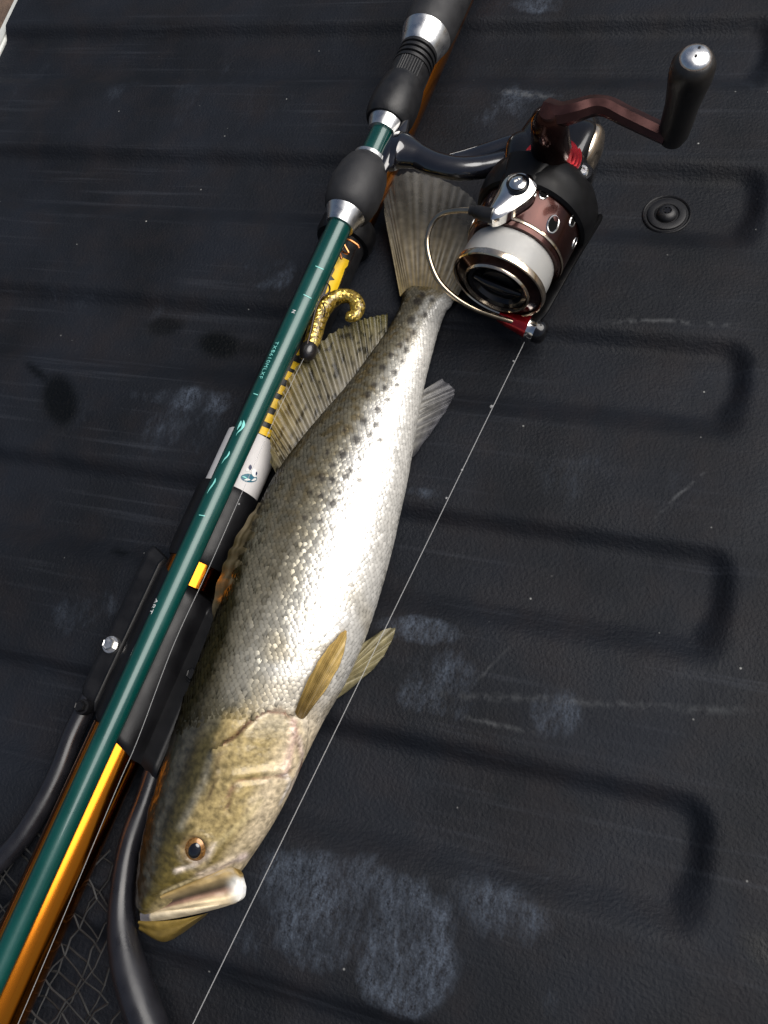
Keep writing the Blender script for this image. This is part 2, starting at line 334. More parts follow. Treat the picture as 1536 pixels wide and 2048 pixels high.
# ------------------------------------------------------------------ the setting: liner, rim, ground
PERIOD = .108
SCRATCH = []
for a, c, w, am in (((850, 1385), (1536, 1425), .0026, .22), ((1300, 1045), (1430, 925), .0012, .45), ((940, 1375), (1035, 1285), .0012, .4), ((900, 1425), (1080, 1475), .002, .4), ((980, 180), (1120, 195), .003, .7), ((1200, 640), (1500, 650), .002, .4)):
    SCRATCH.append((P(*a)[:2], P(*c)[:2], w, am))
def build_liner():
    x0, x1, y0, y1 = -.5235, .32, -.72, .30
    xs = np.linspace(x0, x1, 330); ys = np.linspace(y0, y1, 400); X, Y = np.meshgrid(xs, ys, indexing='ij')
    H = np.zeros_like(X)
    for k in range(-2, 7):
        top = -k*PERIOD; bot = -(k+.47)*PERIOD; cy = (top+bot)/2; hy = (top-bot)/2; cx = -.29; hx = .29; r = .011
        qx = np.abs(X-cx)-hx+r; qy = np.abs(Y-cy)-hy+r
        d = np.hypot(np.maximum(qx, 0), np.maximum(qy, 0))+np.minimum(np.maximum(qx, qy), 0)-r
        fy = sstep(-.1, .7, (cy-Y)/hy); H = np.minimum(H, -.0066*sstep(.0045, 0, (d+.0060+.009*fy)/(.0105+.009*fy)*.0045))
    for i in range(0, X.shape[0]):
        for j in range(0, X.shape[1]):
            H[i, j] += .0006*mnoise.noise((X[i, j]*9, Y[i, j]*9, 0))
    c0 = P(1333, 430, -.005); dd = np.hypot(X-c0[0], Y-c0[1])    # seat of the screw
    px = Q(np.stack([X, Y, H], -1))
    def blob(x, y, rx, ry, rot=0, soft=.5):
        c, s = math.cos(rot), math.sin(rot); dx = px[..., 0]-x; dy = px[..., 1]-y
        return sstep(1+soft, 1-soft, np.hypot((dx*c+dy*s)/rx, (-dx*s+dy*c)/ry))
    scuff = np.zeros_like(X); wet = np.zeros_like(X)
    for a in ((700, 1805, 185, 100, .25, .38, 1), (800, 1930, 100, 100, .3, .38, 1), (620, 1880, 110, 70, .2, .5, .85), (560, 1900, 90, 50, .2, .5, .6), (1010, 1830, 110, 60, .6, .5, .5), (1090, 1950, 40, 90, 0, .5, .4), (840, 1260, 90, 28, .1, .5, .9), (900, 1350, 80, 60, .3, .6, .55), (1110, 1430, 60, 50, .4, .6, .55), (880, 1400, 120, 40, .2, .6, .5),
              (330, 860, 180, 70, .08, .6, .28), (400, 800, 150, 26, .1, .5, .5), (540, 545, 70, 40, 0, .6, .5), (500, 500, 60, 50, 0, .6, .35), (1000, 215, 60, 40, -.5, .6, .5), (1060, 190, 90, 12, .05, .5, .6), (1080, 10, 70, 18, 0, .6, .6), (850, 985, 50, 14, .1, .6, .7), (190, 1230, 110, 60, .1, .7, .35), (1130, 1750, 60, 40, .3, .6, .35), (200, 620, 170, 60, .1, .7, .22), (330, 200, 300, 120, 0, .8, .16), (1400, 1500, 160, 60, .2, .8, .18), (1250, 960, 200, 60, .1, .8, .2), (1400, 180, 200, 60, .05, .8, .2)):
        scuff = np.maximum(scuff, blob(*a[:6])*a[6])
    for a in ((440, 690, 42, 26, .2, .35, 1), (500, 698, 40, 14, .2, .5, .6), (330, 652, 36, 18, -.1, .4, .75), (120, 800, 34, 52, -.2, .3, .9), (75, 745, 30, 8, .7, .4, .8), (1540, 1905, 60, 30, .6, .5, .6), (240, 1105, 16, 8, .3, .4, .8), (720, 1180, 30, 14, 0, .5, .5)):
        wet = np.maximum(wet, blob(*a[:6])*a[6])
    nx, ny = X.shape; V = np.stack([X, Y, H], -1).reshape(-1, 3); idx = np.arange(nx*ny).reshape(nx, ny)
    Fc = np.stack([idx[:-1, :-1], idx[1:, :-1], idx[1:, 1:], idx[:-1, 1:]], -1).reshape(-1, 4).tolist()
    edge = list(idx[:, 0])+list(idx[-1, 1:])+list(idx[-2::-1, -1])+list(idx[0, -2:0:-1]); nV = len(V)
    V = np.vstack([V, V[edge]*[1, 1, 0]+[0, 0, -.02]]); ne = len(edge)
    for k in range(ne): Fc.append([edge[k], edge[(k+1) % ne], nV+(k+1) % ne, nV+k])
    z = np.zeros(ne)
    o = mesh('bed_liner', V, Fc, liner_mat(), smooth=True, angle=60, fattr={'scuff': np.concatenate([scuff.ravel(), z]), 'wet': np.concatenate([wet.ravel(), z])})
    o['kind'] = 'structure'; o['label'] = 'ribbed black plastic truck bed liner, scuffed and dusty'
    return o
liner = build_liner()
def bx(x0, x1, y0, y1, z0, z1):
    V = [(x, y, z) for x in (x0, x1) for y in (y0, y1) for z in (z0, z1)]
    return V, [[0, 1, 3, 2], [4, 6, 7, 5], [0, 4, 5, 1], [2, 3, 7, 6], [0, 2, 6, 4], [1, 5, 7, 3]]
V, Fc = bx(-.5335, -.5237, -.72, .30, -.045, -.004)
rim = mesh('tailgate_rim', V, Fc, M_metalrim, smooth=False); rim['kind'] = 'structure'; rim['label'] = 'pale painted metal edge beside the bed liner'
bm = bmesh.new(); bm.from_mesh(rim.data); bmesh.ops.bevel(bm, geom=bm.edges[:], offset=.002, segments=3, affect='EDGES'); bm.to_mesh(rim.data); bm.free()
M_ground = mat('brown_earth', (.10, .065, .045), .95, var=(9, .5), bump=[('noise', 40, .6, .02)])
g = mesh('ground', [(-40, -40, -.75), (40, -40, -.75), (40, 40, -.75), (-40, 40, -.75)], [[0, 1, 2, 3]], M_ground, smooth=False); g['kind'] = 'structure'; g['label'] = 'brown earth beyond the truck'

# screw of the liner
c = P(1333, 430, -.0066)
t = thing('liner_screw', 'black domed star screw with washer, sunk into the liner', 'screw', c)
lathe('washer', [(-.004, .0), (-.004, .0126), (.0006, .0126), (.0010, .0121), (.0007, .0116), (.0001, .0112), (.0001, .0104), (.0009, .0100), (.0012, .0092), (.0010, .0066), (.0004, .0060), (.0004, 0)], c+np.array([0, 0, .0002]), (0, 0, 1), M_plastic, t, seg=56, angle=30)
hd = lathe('screw_head', [(0, .0056), (.0012, .0055), (.0026, .0046), (.0033, .0030), (.0034, .0023), (.0018, .0022), (.0018, 0)], c+np.array([0, 0, .0004]), (0, 0, 1), M_black_satin, t, seg=36)
lathe('star_socket', [(0, .0023), (.00012, .0023), (.00012, 0)], c+np.array([0, 0, .0037]), (0, 0, 1), M_black_gloss, hd, seg=36, wob=lambda w, a: .78+.22*math.cos(6*a))

# ------------------------------------------------------------------ landing net
H0 = P(775, 290, .0130); H1 = P(160, 1650, .0130); HA = unit(H1-H0)
def hw(y):                                  # distance along the handle for a photograph row
    lo, hi = -.4, .9
    for _ in range(40):
        m_ = (lo+hi)/2
        if Q(H0+HA*m_)[1] < y: lo = m_
        else: hi = m_
    return (lo+hi)/2
net = thing('landing_net', 'folding landing net with orange handle, black yoke and black hoop under the rod', 'landing net', (*P(300, 1330)[:2], 0))
w = hw
lathe('handle_tube', [(w(-420), 0), (w(-420), .0118), (w(478), .0118), (w(478), 0)], H0, HA, M_orange, net, 56, label='orange anodised upper handle tube')
lathe('collar', [(w(452), .0100), (w(452), .0148), (w(458), .0160), (w(480), .0162), (w(488), .0152), (w(490), .0120)], H0, HA, M_plastic, net, 56)
lathe('grip_tube', [(w(476), 0), (w(476), .0127), (w(905), .0127), (w(905), 0)], H0, HA, M_black_satin, net, 56, label='black handle section with a yellow ruler')
tag = lathe('paper_sleeve', [(w(882), .01300), (w(880), .01345), (w(881), .01385), (w(886), .01395), (w(1000), .01395), (w(1000), .0130)], H0, HA, M_tag, net, 64, label='white wrapped label with a round fish logo')
gr = lathe('hand_stop', [(w(984), .0126), (w(984), .0148), (w(990), .0158), (w(1000), .0161), (w(1100), .0160), (w(1122), .0156), (w(1130), .0146), (w(1130), .0120)], H0, HA, M_plastic, net, 64)
lathe('orange_ring', [(w(1112), 0), (w(1112), .0138), (w(1175), .0138), (w(1175), 0)], H0, HA, M_orange, net, 64)
lathe('handle_tube', [(w(1460), 0), (w(1460), .0136), (w(2500), .0136), (w(2500), 0)], H0, HA, M_orange, net, 64, label='orange anodised lower tube running into the hoop')
# yoke: a moulded plate with a round spine and two channels for the hoop ends
_, E1, _ = frame(HA); ES = unit(np.cross(HA, (0, 0, 1)));  ES = ES if ES[0] > 0 else -ES     # sideways (towards the fish)
def hpt(wv, s, z): p = H0+HA*wv+ES*s; return np.array([p[0], p[1], z])
def yoke():
    wa, wb = w(1165), w(1478); n = 40; prof = []
    ss = np.linspace(-.0292, .0250, 65); V = []; Fc = []
    for i in range(n):
        f = i/(n-1); wv = wa+(wb-wa)*f; e = min(1, min(f, 1-f)*22)
        for s in ss:
            zc = .0130+math.sqrt(max(0, .0152**2-s*s)) if abs(s) < .0150 else 0
            lc = .0190 if s > 0 else .0226; lobe = .0150-.0012*max(0, abs(abs(s)-lc)-.0042)/.002+(.0008 if abs(abs(s)-lc+.0052) < .0009 else 0) if abs(abs(s)-lc) < .0063 else 0
            z = max(zc, lobe, .0125 if abs(s) < lc+.0055 else .0080)*(.86+.14*e)
            V.append(hpt(wv+(.010*s/.025 if True else 0), s*(1-.02*(1-e)), z))
    N = len(ss)
    for i in range(n):
        for s in ss: wv = wa+(wb-wa)*i/(n-1); V.append(hpt(wv+.010*s/.025, s, .0015))
    o = n*N
    for i in range(n-1):
        for j in range(N-1):
            k = i*N+j; Fc.append([k, k+1, k+N+1, k+N]); Fc.append([o+k, o+k+N, o+k+N+1, o+k+1])
        for j in (0, N-1): k = i*N+j; Fc.append([k, k+N, o+k+N, o+k])
    for j in range(N-1):
        for i in (0, n-1): k = i*N+j; Fc.append([k, k+1, o+k+1, o+k])
    return mesh('yoke', V, Fc, M_plastic, net, angle=50)
yk = yoke()
def hexbolt(px, py, z, m_, r, nm):
    c = P(px, py, z); b_ = lathe('bolt', [(-.003, 0), (-.003, r), (.0006, r), (.0012, r*.93), (.0012, r*.5)], c, (0, 0, 1), m_, yk, 32, label=nm)
    lathe('hex_head', [(.001, r*.72), (.0034, r*.72), (.0039, r*.62), (.0037, r*.5), (.0037, 0)], c, (0, 0, 1), m_, net, 6, smooth=False); return b_
hexbolt(223, 1290, .0155, M_zinc, .0043, 'bright flanged hex bolt')
hexbolt(166, 1414, .0152, M_plastic, .0036, None); hexbolt(390, 1350, .0152, M_plastic, .0042, None)
hoop_r = [P(370, 1400, .0085), P(338, 1475, .0085), P(318, 1520, .0085), P(293, 1595, .0085), P(262, 1680, .0090), P(246, 1760, .0095), P(241, 1840, .0100), P(255, 1925, .0105), P(280, 2005, .0110), P(305, 2080, .0115), P(330, 2200, .012)]
hoop_l = [P(205, 1355, .0085), P(170, 1420, .0085), P(144, 1475, .0085), P(118, 1545, .0085), P(78, 1622, .0085), P(26, 1696, .0085), P(-40, 1752, .0085), P(-130, 1805, .0085)]
far = [hoop_r[-1]+HA*.10+ES*.02, hoop_r[-1]+HA*.27-ES*.03, hoop_l[-1]+HA*.45+ES*.10, hoop_l[-1]+HA*.33-ES*.02, hoop_l[-1]+HA*.15-ES*.045]
for q in far: q[2] = .012
path = spline(np.array(hoop_r+far+hoop_l[::-1]), 220)
rr = np.array([.0050+.0028*float(sstep(1780, 1980, Q(p)[1])) for p in path])
tube('hoop', path, rr, M_hoop, net, 18, label='black coated hoop tube bowing out on both sides')
# netting: knotted cords lying in loose diamonds inside the hoop
def in_bag(p):
    x, y = Q(p)
    if y < 1640: return False
    side = (p-H0).dot(ES)
    if side > 0: return x < np.interp(y, [1640, 1700, 1770, 1850, 1925, 2050, 2400], [262, 248, 236, 232, 242, 290, 350]) and y > 1690
    return x > np.interp(y, [1640, 1700, 1760, 1800], [60, 15, -60, -140])
def netting():
    L = []
    for layer in range(2):
        rot = random.uniform(0, 1.5); cell = .0150*random.uniform(.95, 1.1); c0 = P(120, 1950)
        def node(i, j):
            a = np.array([i*cell+(j % 2)*cell*.5, j*cell*.62]); a = np.array([a[0]*math.cos(rot)-a[1]*math.sin(rot), a[0]*math.sin(rot)+a[1]*math.cos(rot)])
            q = np.array([c0[0]+a[0], c0[1]+a[1], 0]); s = layer*13.7
            q[0] += .006*mnoise.noise((q[0]*30, q[1]*30, s)); q[1] += .006*mnoise.noise((q[0]*30, q[1]*30, s+5)); q[2] = .0035+layer*.0045+.003*mnoise.noise((q[0]*45, q[1]*45, s+9)); return q
        for i in range(-16, 17):
            for j in range(-26, 27):
                p = node(i, j)
                for (a, b_) in (((j % 2), 1), ((j % 2)-1, 1)):
                    q = node(i+a, j+b_)
                    if in_bag(p) and in_bag(q) and random.random() < .9:
                        mid = (p+q)/2+np.array([random.uniform(-1, 1), random.uniform(-1, 1), random.uniform(-.6, .6)])*.0014
                        L.append(tube_geo([p, mid, q], random.choice((.0004, .0005)), 4))
    V, Fc = join_geo(L); return mesh('netting', V, Fc, M_net, net, kind='stuff', label='loose black netting heaped inside the hoop')
netting()
# yellow ruler blocks on the grip tube
CY = (H0, HA, .0127)
def ruler(poly): return decal('ruler_mark', np.array(poly, float), CY, M_yellow, net, lift=.0003, rnd=False)
ruler([(679, 512), (698, 521), (695, 532), (691, 533), (686, 550), (673, 584), (640, 640), (628, 640), (650, 590), (659, 561), (672, 562), (663, 552), (673, 533), (669, 530)])
ruler([(628, 648), (650, 640), (625, 690), (606, 684)])
ruler([(604, 690), (622, 697), (612, 712), (592, 710)])
ruler([(588, 718), (602, 724), (596, 736), (580, 733)]) if False else None
for (x, y, dx, dy) in ((592, 722, 17, 18), (581, 742, 18, 20), (567, 770, 15, 20), (554, 796, 13, 22), (541, 826, 12, 20), (529, 852, 10, 18)):
    x -= 5; dx += 12; dy -= 4; ruler([(x, y), (x+dx, y+dx*.42), (x+dx-dy*.45, y+dx*.42+dy), (x-dy*.45, y+dy)])
# logo on the sleeve
CT = (H0, HA, .01395)
def ell(cx, cy, rx, ry, rot=0, n=14): return np.array([(cx+rx*math.cos(a)*math.cos(rot)-ry*math.sin(a)*math.sin(rot), cy+rx*math.cos(a)*math.sin(rot)+ry*math.sin(a)*math.cos(rot)) for a in np.linspace(0, 2*math.pi, n, endpoint=False)])
lg = decal('logo_disc', ell(498, 956, 16.5, 8.5, .12), CT, M_teal, tag, lift=.0002)
decal('logo_wave', np.array([(484, 953), (490, 953), (496, 958), (492, 957)], float), CT, M_mint, lg, lift=.0004)
decal('logo_wave', np.array([(488, 960), (496, 957), (501, 960), (494, 961)], float), CT, M_white, lg, lift=.0004)
decal('logo_wave', np.array([(503, 961), (510, 956), (513, 959), (507, 962)], float), CT, M_white, lg, lift=.0004)
decal('logo_fish', ell(509, 946, 5.5, 8.5, -.25), CT, M_white, lg, lift=.0004)
decal('logo_fish', ell(496, 939, 5, 3, -.5), CT, M_white, lg, lift=.0004)
decal('logo_tail', np.array([(501, 929), (504, 935), (500, 940), (497, 935)], float), CT, M_navy, lg, lift=.0005)
decal('logo_tail', ell(513, 947, 1.6, 4, .1), CT, M_navy, lg, lift=.0006)
# copper loop and ring at the end of the ruler, with its thin stay
cop = spline(PX([(683, 518, .0275), (676, 500, .029), (673, 488, .031), (677, 481, .032), (685, 484, .032), (692, 496, .030), (697, 506, .0285), (690, 506, .0282), (679, 500, .029), (683, 516, .0275)]), 70)
tube('copper_loop', cop, .0006, M_copper, net, 8)
tube('copper_pin', spline(PX([(688, 476, .0285), (700, 480, .0275), (714, 489, .0250), (718, 496, .0235)]), 20), .0007, M_copper, net, 8)
tube('ruler_stay', spline(PX([(715, 490, .0245), (698, 530, .0240), (685, 562, .0240), (672, 592, .0240)]), 20), .0005, M_steel, net, 6)

# ------------------------------------------------------------------ rod
R0 = P(755, 287, .0430); R1 = P(108.6, 1700, .0335); RA = unit(R1-R0)
def rw(y):
    lo, hi = -.4, .9
    for _ in range(40):
        m_ = (lo+hi)/2
        if Q(R0+RA*m_)[1] < y: lo = m_
        else: hi = m_
    return (lo+hi)/2
rod = thing('fishing_rod', 'green spinning rod with black foam grips and silver trim rings', 'fishing rod', (*P(452, 950)[:2], .03))
w = rw
def rr_(y): return float(np.interp(y, [200, 480, 950, 1300, 1700, 2400], [.0064, .0061, .0056, .0052, .0049, .0044]))
ysn = np.linspace(180, 2500, 40)
blank = lathe('blank', [(w(180), 0)]+[(w(y), rr_(y)) for y in ysn]+[(w(2500), 0)], R0, RA, M_green, rod, 48, label='glossy dark green rod blank')
fg = lathe('foregrip', [(w(322), .0066), (w(323), .0085), (w(333), .0112), (w(350), .0132), (w(372), .0142), (w(395), .0143), (w(412), .0133), (w(424), .0118), (w(428), .0100)], R0, RA, M_eva, rod, 56, label='barrel-shaped black foam foregrip')
lathe('trim_ring', [(w(317), .0062), (w(316), .0080), (w(318), .0090), (w(324), .0091), (w(326), .0080)], R0, RA, M_silver, rod, 48)
lathe('winding_cone', [(w(416), .0080), (w(416), .0106), (w(419), .0110), (w(424), .0109), (w(432), .0098), (w(440), .0086), (w(449), .0077), (w(453), .0073), (w(453), .0060)], R0, RA, M_silver, rod, 56, label='satin silver winding cone')
lathe('trim_cone', [(w(268), .0060), (w(267), .0078), (w(262), .0083), (w(252), .0095), (w(243), .0107), (w(240), .0109), (w(238), .0100)], R0, RA, M_silver, rod, 56)
lathe('seat_hood', [(w(250), .0070), (w(249), .0112), (w(243), .0124), (w(230), .0131), (w(212), .0132), (w(196), .0128), (w(180), .0119), (w(170), .0112), (w(168), .0080)], R0, RA, M_black_satin, rod, 56, label='smooth black reel seat hood')
lathe('knurled_nut', [(w(174), .0080), (w(174), .0106), (w(141), .0105), (w(140), .0090)], R0, RA, M_black_satin, rod, 144, wob=lambda ww, a: 1+(.022 if math.cos(48*a) > 0 and math.cos(3*a+.5) > -.35 else -.006), angle=25)
prof = [(w(142), .0080)]
for k in range(4):
    y = 140-k*9.5; prof += [(w(y), .0094), (w(y-1), .0106), (w(y-6), .0106), (w(y-7), .0097), (w(y-9), .0096)]
lathe('ringed_collar', prof+[(w(98), .0080)], R0, RA, M_black_satin, rod, 56, angle=25)
lathe('flared_ring', [(w(106), .0080), (w(105), .0105), (w(101), .0112), (w(92), .0120), (w(82), .0130), (w(75), .0138), (w(72), .0139), (w(70), .0130)], R0, RA, M_silver, rod, 56, label='flared satin aluminium ring')
lathe('rear_grip', [(w(76), .0080), (w(74), .0134), (w(70), .0142), (w(50), .0146), (w(-300), .0143), (w(-420), .0143), (w(-420), 0)], R0, RA, M_eva, rod, 56, label='long black foam rear grip')
CR = lambda y: (R0, RA, rr_(y))
def tick(x, y, wd_, dy, nm='ring_mark'):
    decal(nm, np.array([(x, y), (x+wd_, y+dy), (x+wd_, y+dy+1.6), (x, y+1.6)]), CR(y), M_mint, blank, lift=.00012, rnd=False)
tick(631, 531, 16, 7); tick(607, 588, 16, 8); tick(398, 1029, 12, 2); tick(507, 786, 9, 3)
def feather(pts): decal('swirl_mark', np.array(pts, float), CR(pts[0][1]), M_mint, blank, lift=.00012)
feather([(487, 840), (490, 846), (489, 853), (483, 860), (475, 866), (471, 872), (476, 863), (483, 855), (487, 848)])
feather([(482, 841), (483, 848), (477, 856), (474, 860), (477, 850)])
feather([(459, 902), (459, 908), (454, 915), (446, 922), (443, 928), (448, 918), (455, 910)])
feather([(431, 956), (431, 963), (425, 972), (418, 981), (414, 987), (419, 976), (426, 966)])
def rod_text(txt, px, py, size, m_, nm, spread=1.0):
    cu = bpy.data.curves.new(nm, 'FONT'); cu.body = txt; cu.size = 1; cu.space_character = spread
    to = bpy.data.objects.new(nm, cu); SC.collection.objects.link(to)
    dg = bpy.context.evaluated_depsgraph_get(); me = bpy.data.meshes.new_from_object(to.evaluated_get(dg)); bpy.data.objects.remove(to)
    bm = bmesh.new(); bm.from_mesh(me); bmesh.ops.triangulate(bm, faces=bm.faces)
    bmesh.ops.subdivide_edges(bm, edges=[e for e in bm.edges if e.calc_length() > .2], cuts=2); bmesh.ops.triangulate(bm, faces=bm.faces)
    r = rr_(py); h = cyl_hit(px, py, R0, RA, r); w0 = (h-R0).dot(RA); rad = h-R0-RA*w0; u0 = unit(rad); v0 = np.cross(RA, u0)
    if v0[2] < 0: v0 = -v0
    V = []
    for v in bm.verts:
        ang = v.co.y*size/r; V.append(R0+RA*(w0+v.co.x*size)+(u0*math.cos(ang)+v0*math.sin(ang))*(r+.00015))
    Fc = [[v.index for v in f.verts] for f in bm.faces]; bm.free()
    return mesh(nm, V, Fc, m_, blank, smooth=False)
rod_text('TXB610MLXF', 552, 683, .0030, M_mint, 'model_lettering', 1.25)
rod_text('ART', 313, 1196, .0040, M_white, 'white_lettering', 1.0)
rod_text('N', 586, 619, .0026, M_white, 'small_letter')

# ------------------------------------------------------------------ reel
RO = P(993, 576, .0345); ax = unit((.25, .968, .0)); e1 = unit((ax[1], -ax[0], 0)); e2 = np.array([0, 0, 1.0])
RS = .0236
reel = thing('spinning_reel', 'black and bronze spinning reel with pale line on its spool', 'fishing reel', (*RO[:2], 0))
def rp(wv, r, deg): t_ = math.radians(deg); return RO+ax*wv+(e1*math.cos(t_)+e2*math.sin(t_))*r
sp_ = lathe('spool', [(.0035, .0158), (.0012, .0160), (.0002, .0166), (-.0004, .0172), (.0004, .0181), (.0016, .0215), (.0026, .0229), (.0040, .0232), (.0040, .0200), (.0185, .0205), (.0185, .0240), (.0205, .0243), (.0225, .0246), (.0232, .0250), (.0470, .0264), (.0480, .0262), (.0480, .02)], RO, ax, M_bronze, reel, 96, angle=28)
lathe('lip_ring', [(.0014, .0226), (.0008, .0231), (.0012, .0237), (.0028, .0240), (.0040, .0239), (.0045, .0231)], RO, ax, M_gold, sp_, 96)
lathe('inner_ring', [(.0002, .0159), (-.0012, .0162), (-.0014, .0168), (-.0006, .0173), (.0004, .0175)], RO, ax, M_gold, sp_, 72)
lathe('skirt_ring', [(.0212, .0243), (.0209, .0249), (.0217, .0252), (.0225, .0249)], RO, ax, M_gold, sp_, 96)
lathe('skirt_ring', [(.0456, .0260), (.0454, .0266), (.0466, .0268), (.0472, .0262)], RO, ax, M_gold, sp_, 96)
V, Fc = lathe_geo([(.0040, .0205)]+[(.0040+.0145*k/14, .0219+.0008*math.sin(math.pi*k/14)) for k in range(15)]+[(.0185, .0205)], RO, ax, 96)
wind = [((v-RO).dot(ax))*100 for v in np.array(V)]
mesh('wound_line', V, Fc, M_spool_line, reel, fattr={'wind': wind}, label='silvery white line wound on the spool')
dk = lathe('drag_knob', [(.006, .0159), (.0008, .0158), (.0002, .0152), (.0010, .0134), (.0032, .0124), (.0036, .0115), (.0034, .0)], RO, ax, M_black_gloss, reel, 72)
tube('drag_bar', [rp(.0018, .0122, 170), rp(.0012, .006, 170), rp(.0012, .006, -10), rp(.0018, .0122, -10)], [.0012, .0020, .0020, .0012], M_black_gloss, dk, 12)
lathe('drag_disc', [(.0034, .0088), (.0026, .0086), (.0026, .0082), (.0030, .0080), (.0030, 0)], RO, ax, M_black_satin, dk, 48)
# ports of the skirt with silver rims
for k, (wv, deg, sc_) in enumerate(((.0290, 48, 1.2), (.0385, 28, .75), (.0395, 72, .8), (.0350, 4, .8), (.0285, 110, 1.1), (.0285, 170, 1.1), (.0285, 230, 1.1), (.0285, 290, 1.1))):
    rs = .0251+(wv-.0232)*.059; t_ = math.radians(deg); n_ = e1*math.cos(t_)+e2*math.sin(t_); tg = np.cross(ax, n_); c = RO+ax*wv+n_*(rs-.0003)
    pts = [c+(ax*math.cos(a)*.0038+tg*math.sin(a)*.0024)*sc_-n_*(.00010) for a in np.linspace(0, 2*math.pi, 24, endpoint=False)]
    V, Fc = tube_geo(np.array(pts+[pts[0]]), .0006, 8); mesh('port_rim', V, Fc, M_chrome, sp_)
    V = [c+n_*.0003+(ax*math.cos(a)*.0037+tg*math.sin(a)*.0023)*sc_ for a in np.linspace(0, 2*math.pi, 24, endpoint=False)]
    V += [v-n_*.002 for v in V]; mesh('port', V, [list(range(24)), list(range(24, 48))]+[[i, (i+1) % 24, 24+(i+1) % 24, 24+i] for i in range(24)], M_port, sp_, smooth=False)
# rotor, its two arms
ro = lathe('rotor', [(.0400, .0240), (.0395, .0268), (.0405, .0285), (.0440, .0296), (.0500, .0300), (.0560, .0292), (.0610, .0262), (.0635, .0200), (.0640, 0)], RO, ax, M_rotor, reel, 96)
def arm(deg0, deg1, w0, w1, nm):
    n = 24; pts = []; ra = []; rb = []
    for k in range(n):
        f = k/(n-1); pts.append(rp(w0+(w1-w0)*f, .0285-.0015*math.sin(math.pi*f)+.0005*f, deg0+(deg1-deg0)*f)); ra.append(.0028-.0008*f); rb.append(.0115*(1-f)+.0058*f if f < .93 else .0045)
    V = []; Fc = []; seg = 16
    for i in range(n):
        rad = pts[i]-RO; rad = unit(rad-ax*rad.dot(ax)); tg = np.cross(ax, rad)
        for k in range(seg): a = 2*math.pi*k/seg; V.append(pts[i]+rad*math.cos(a)*ra[i]+tg*math.sin(a)*rb[i])
    for i in range(n-1):
        for k in range(seg): k2 = (k+1) % seg; Fc.append([i*seg+k, i*seg+k2, (i+1)*seg+k2, (i+1)*seg+k])
    Fc += [list(range(seg)), list(range((n-1)*seg, n*seg))]
    return mesh('rotor_arm', V, Fc, M_rotor, ro, label=nm)
arm(100, 104, .055, .028, 'arm carrying the bail lever'); arm(-24, -52, .057, .000, 'long arm curving down to the line roller')
# bail lever (bright), its screw, collar, wire, roller
lev = patch('bail_lever', [(974, 434, .0640), (978, 414, .0640), (996, 384, .0650), (1010, 358, .0660), (1028, 346, .0665), (1050, 347, .067)],
            [(984, 440, .0640), (1000, 436, .0640), (1032, 416, .0650), (1062, 393, .0660), (1073, 372, .0665), (1064, 352, .067)], M_chrome, reel, 30, 14, bulge=.0024, thick=.0050, label='bright chromed bail lever')
sc0 = P(1036, 368, .0686)
lathe('lever_recess', [(-.001, .0052), (.0006, .0054), (.0010, .0050), (.0008, .0046), (.0002, .0045), (.0002, 0)], sc0, (0, 0, 1), M_black_gloss, lev, 36)
ls = lathe('lever_screw', [(-.001, .0041), (.0009, .0040), (.0015, .0034), (.0017, .0018), (.0010, .0016), (.0010, 0)], sc0, (0, 0, 1), M_chrome, lev, 36)
lathe('bail_pivot', [(-.016, .0070), (-.005, .0066), (-.002, .0060), (-.002, 0)], sc0-np.array([0, 0, .002]), (0, 0, 1), M_black_gloss, reel, 40)
bail = [(944, 421, .0620), (915, 421, .0600), (885, 427, .0570), (864, 446, .0535), (854, 482, .0490), (861, 525, .0440), (879, 564, .0390), (911, 595, .0330), (948, 617, .0270), (983, 630, .0210), (1015, 640, .0155), (1040, 648, .0120)]
M_bail = mat('bail_bronze', (.50, .40, .28), .16, 1, var=(200, .1))
wire = tube('bail_wire', spline(PX(bail), 80), .00135, M_bail, reel, 12, label='curved bail wire')
tube('bail_collar', spline(PX([(986, 431, .0640), (970, 428, .0638), (955, 424, .0628), (942, 421, .0620)]), 12), [.0034]*3+[.0033]*3+[.0030]*3+[.0024]*3, M_black_satin, reel, 16)
ra_ = unit(P(1080, 664, .0085)-P(1020, 640, .0115)); rc = P(1020, 640, .0118)
lathe('roller_cone', [(-.006, .003), (.000, .0042), (.006, .0050), (.0095, .0058), (.0100, .0050)], rc, ra_, M_red, reel, 36, label='red anodised line roller housing')
lathe('line_roller', [(.0095, .0040), (.0095, .0056), (.0112, .0052), (.0128, .0056), (.0135, .0060), (.0140, .0060), (.0140, .004)], rc, ra_, M_chrome, reel, 36)
lathe('roller_cap', [(.0138, .0040), (.0138, .0062), (.0160, .0063), (.0185, .0055), (.0198, .0036), (.0202, 0)], rc, ra_, M_black_gloss, reel, 36)
# gear body
BC = P(1108, 330, .0335)
body = superell('gear_body', BC, (e1, ax, e2), (.0205, .0270, .0225), M_black_gloss, reel, e=.55, nu=72, nv=40, tweak=lambda q: q*np.array([1-.10*q[1], 1, 1-.08*max(q[1], 0)]))
superell('rear_cap', P(1177, 300, .0440), (e1, ax, e2), (.0062, .0125, .0100), M_gold, body, e=.8, label='pale gold rear cap')
superell('side_plate', P(1148, 300, .0480), (e1, ax, e2), (.0085, .0155, .0085), M_black_gloss, body, e=.6)
lathe('body_screw', [(-.002, .0030), (.0004, .0030), (.0010, .0024), (.0010, .0012), (.0004, .0010), (.0004, 0)], P(1164, 341, .0530), (.1, -.1, 1), M_chrome, body, 24)
lathe('screw_boss', [(-.014, .0060), (-.002, .0058), (-.0004, .0048), (-.0004, 0)], P(1164, 341, .0530), (.1, -.1, 1), M_black_gloss, body, 32)
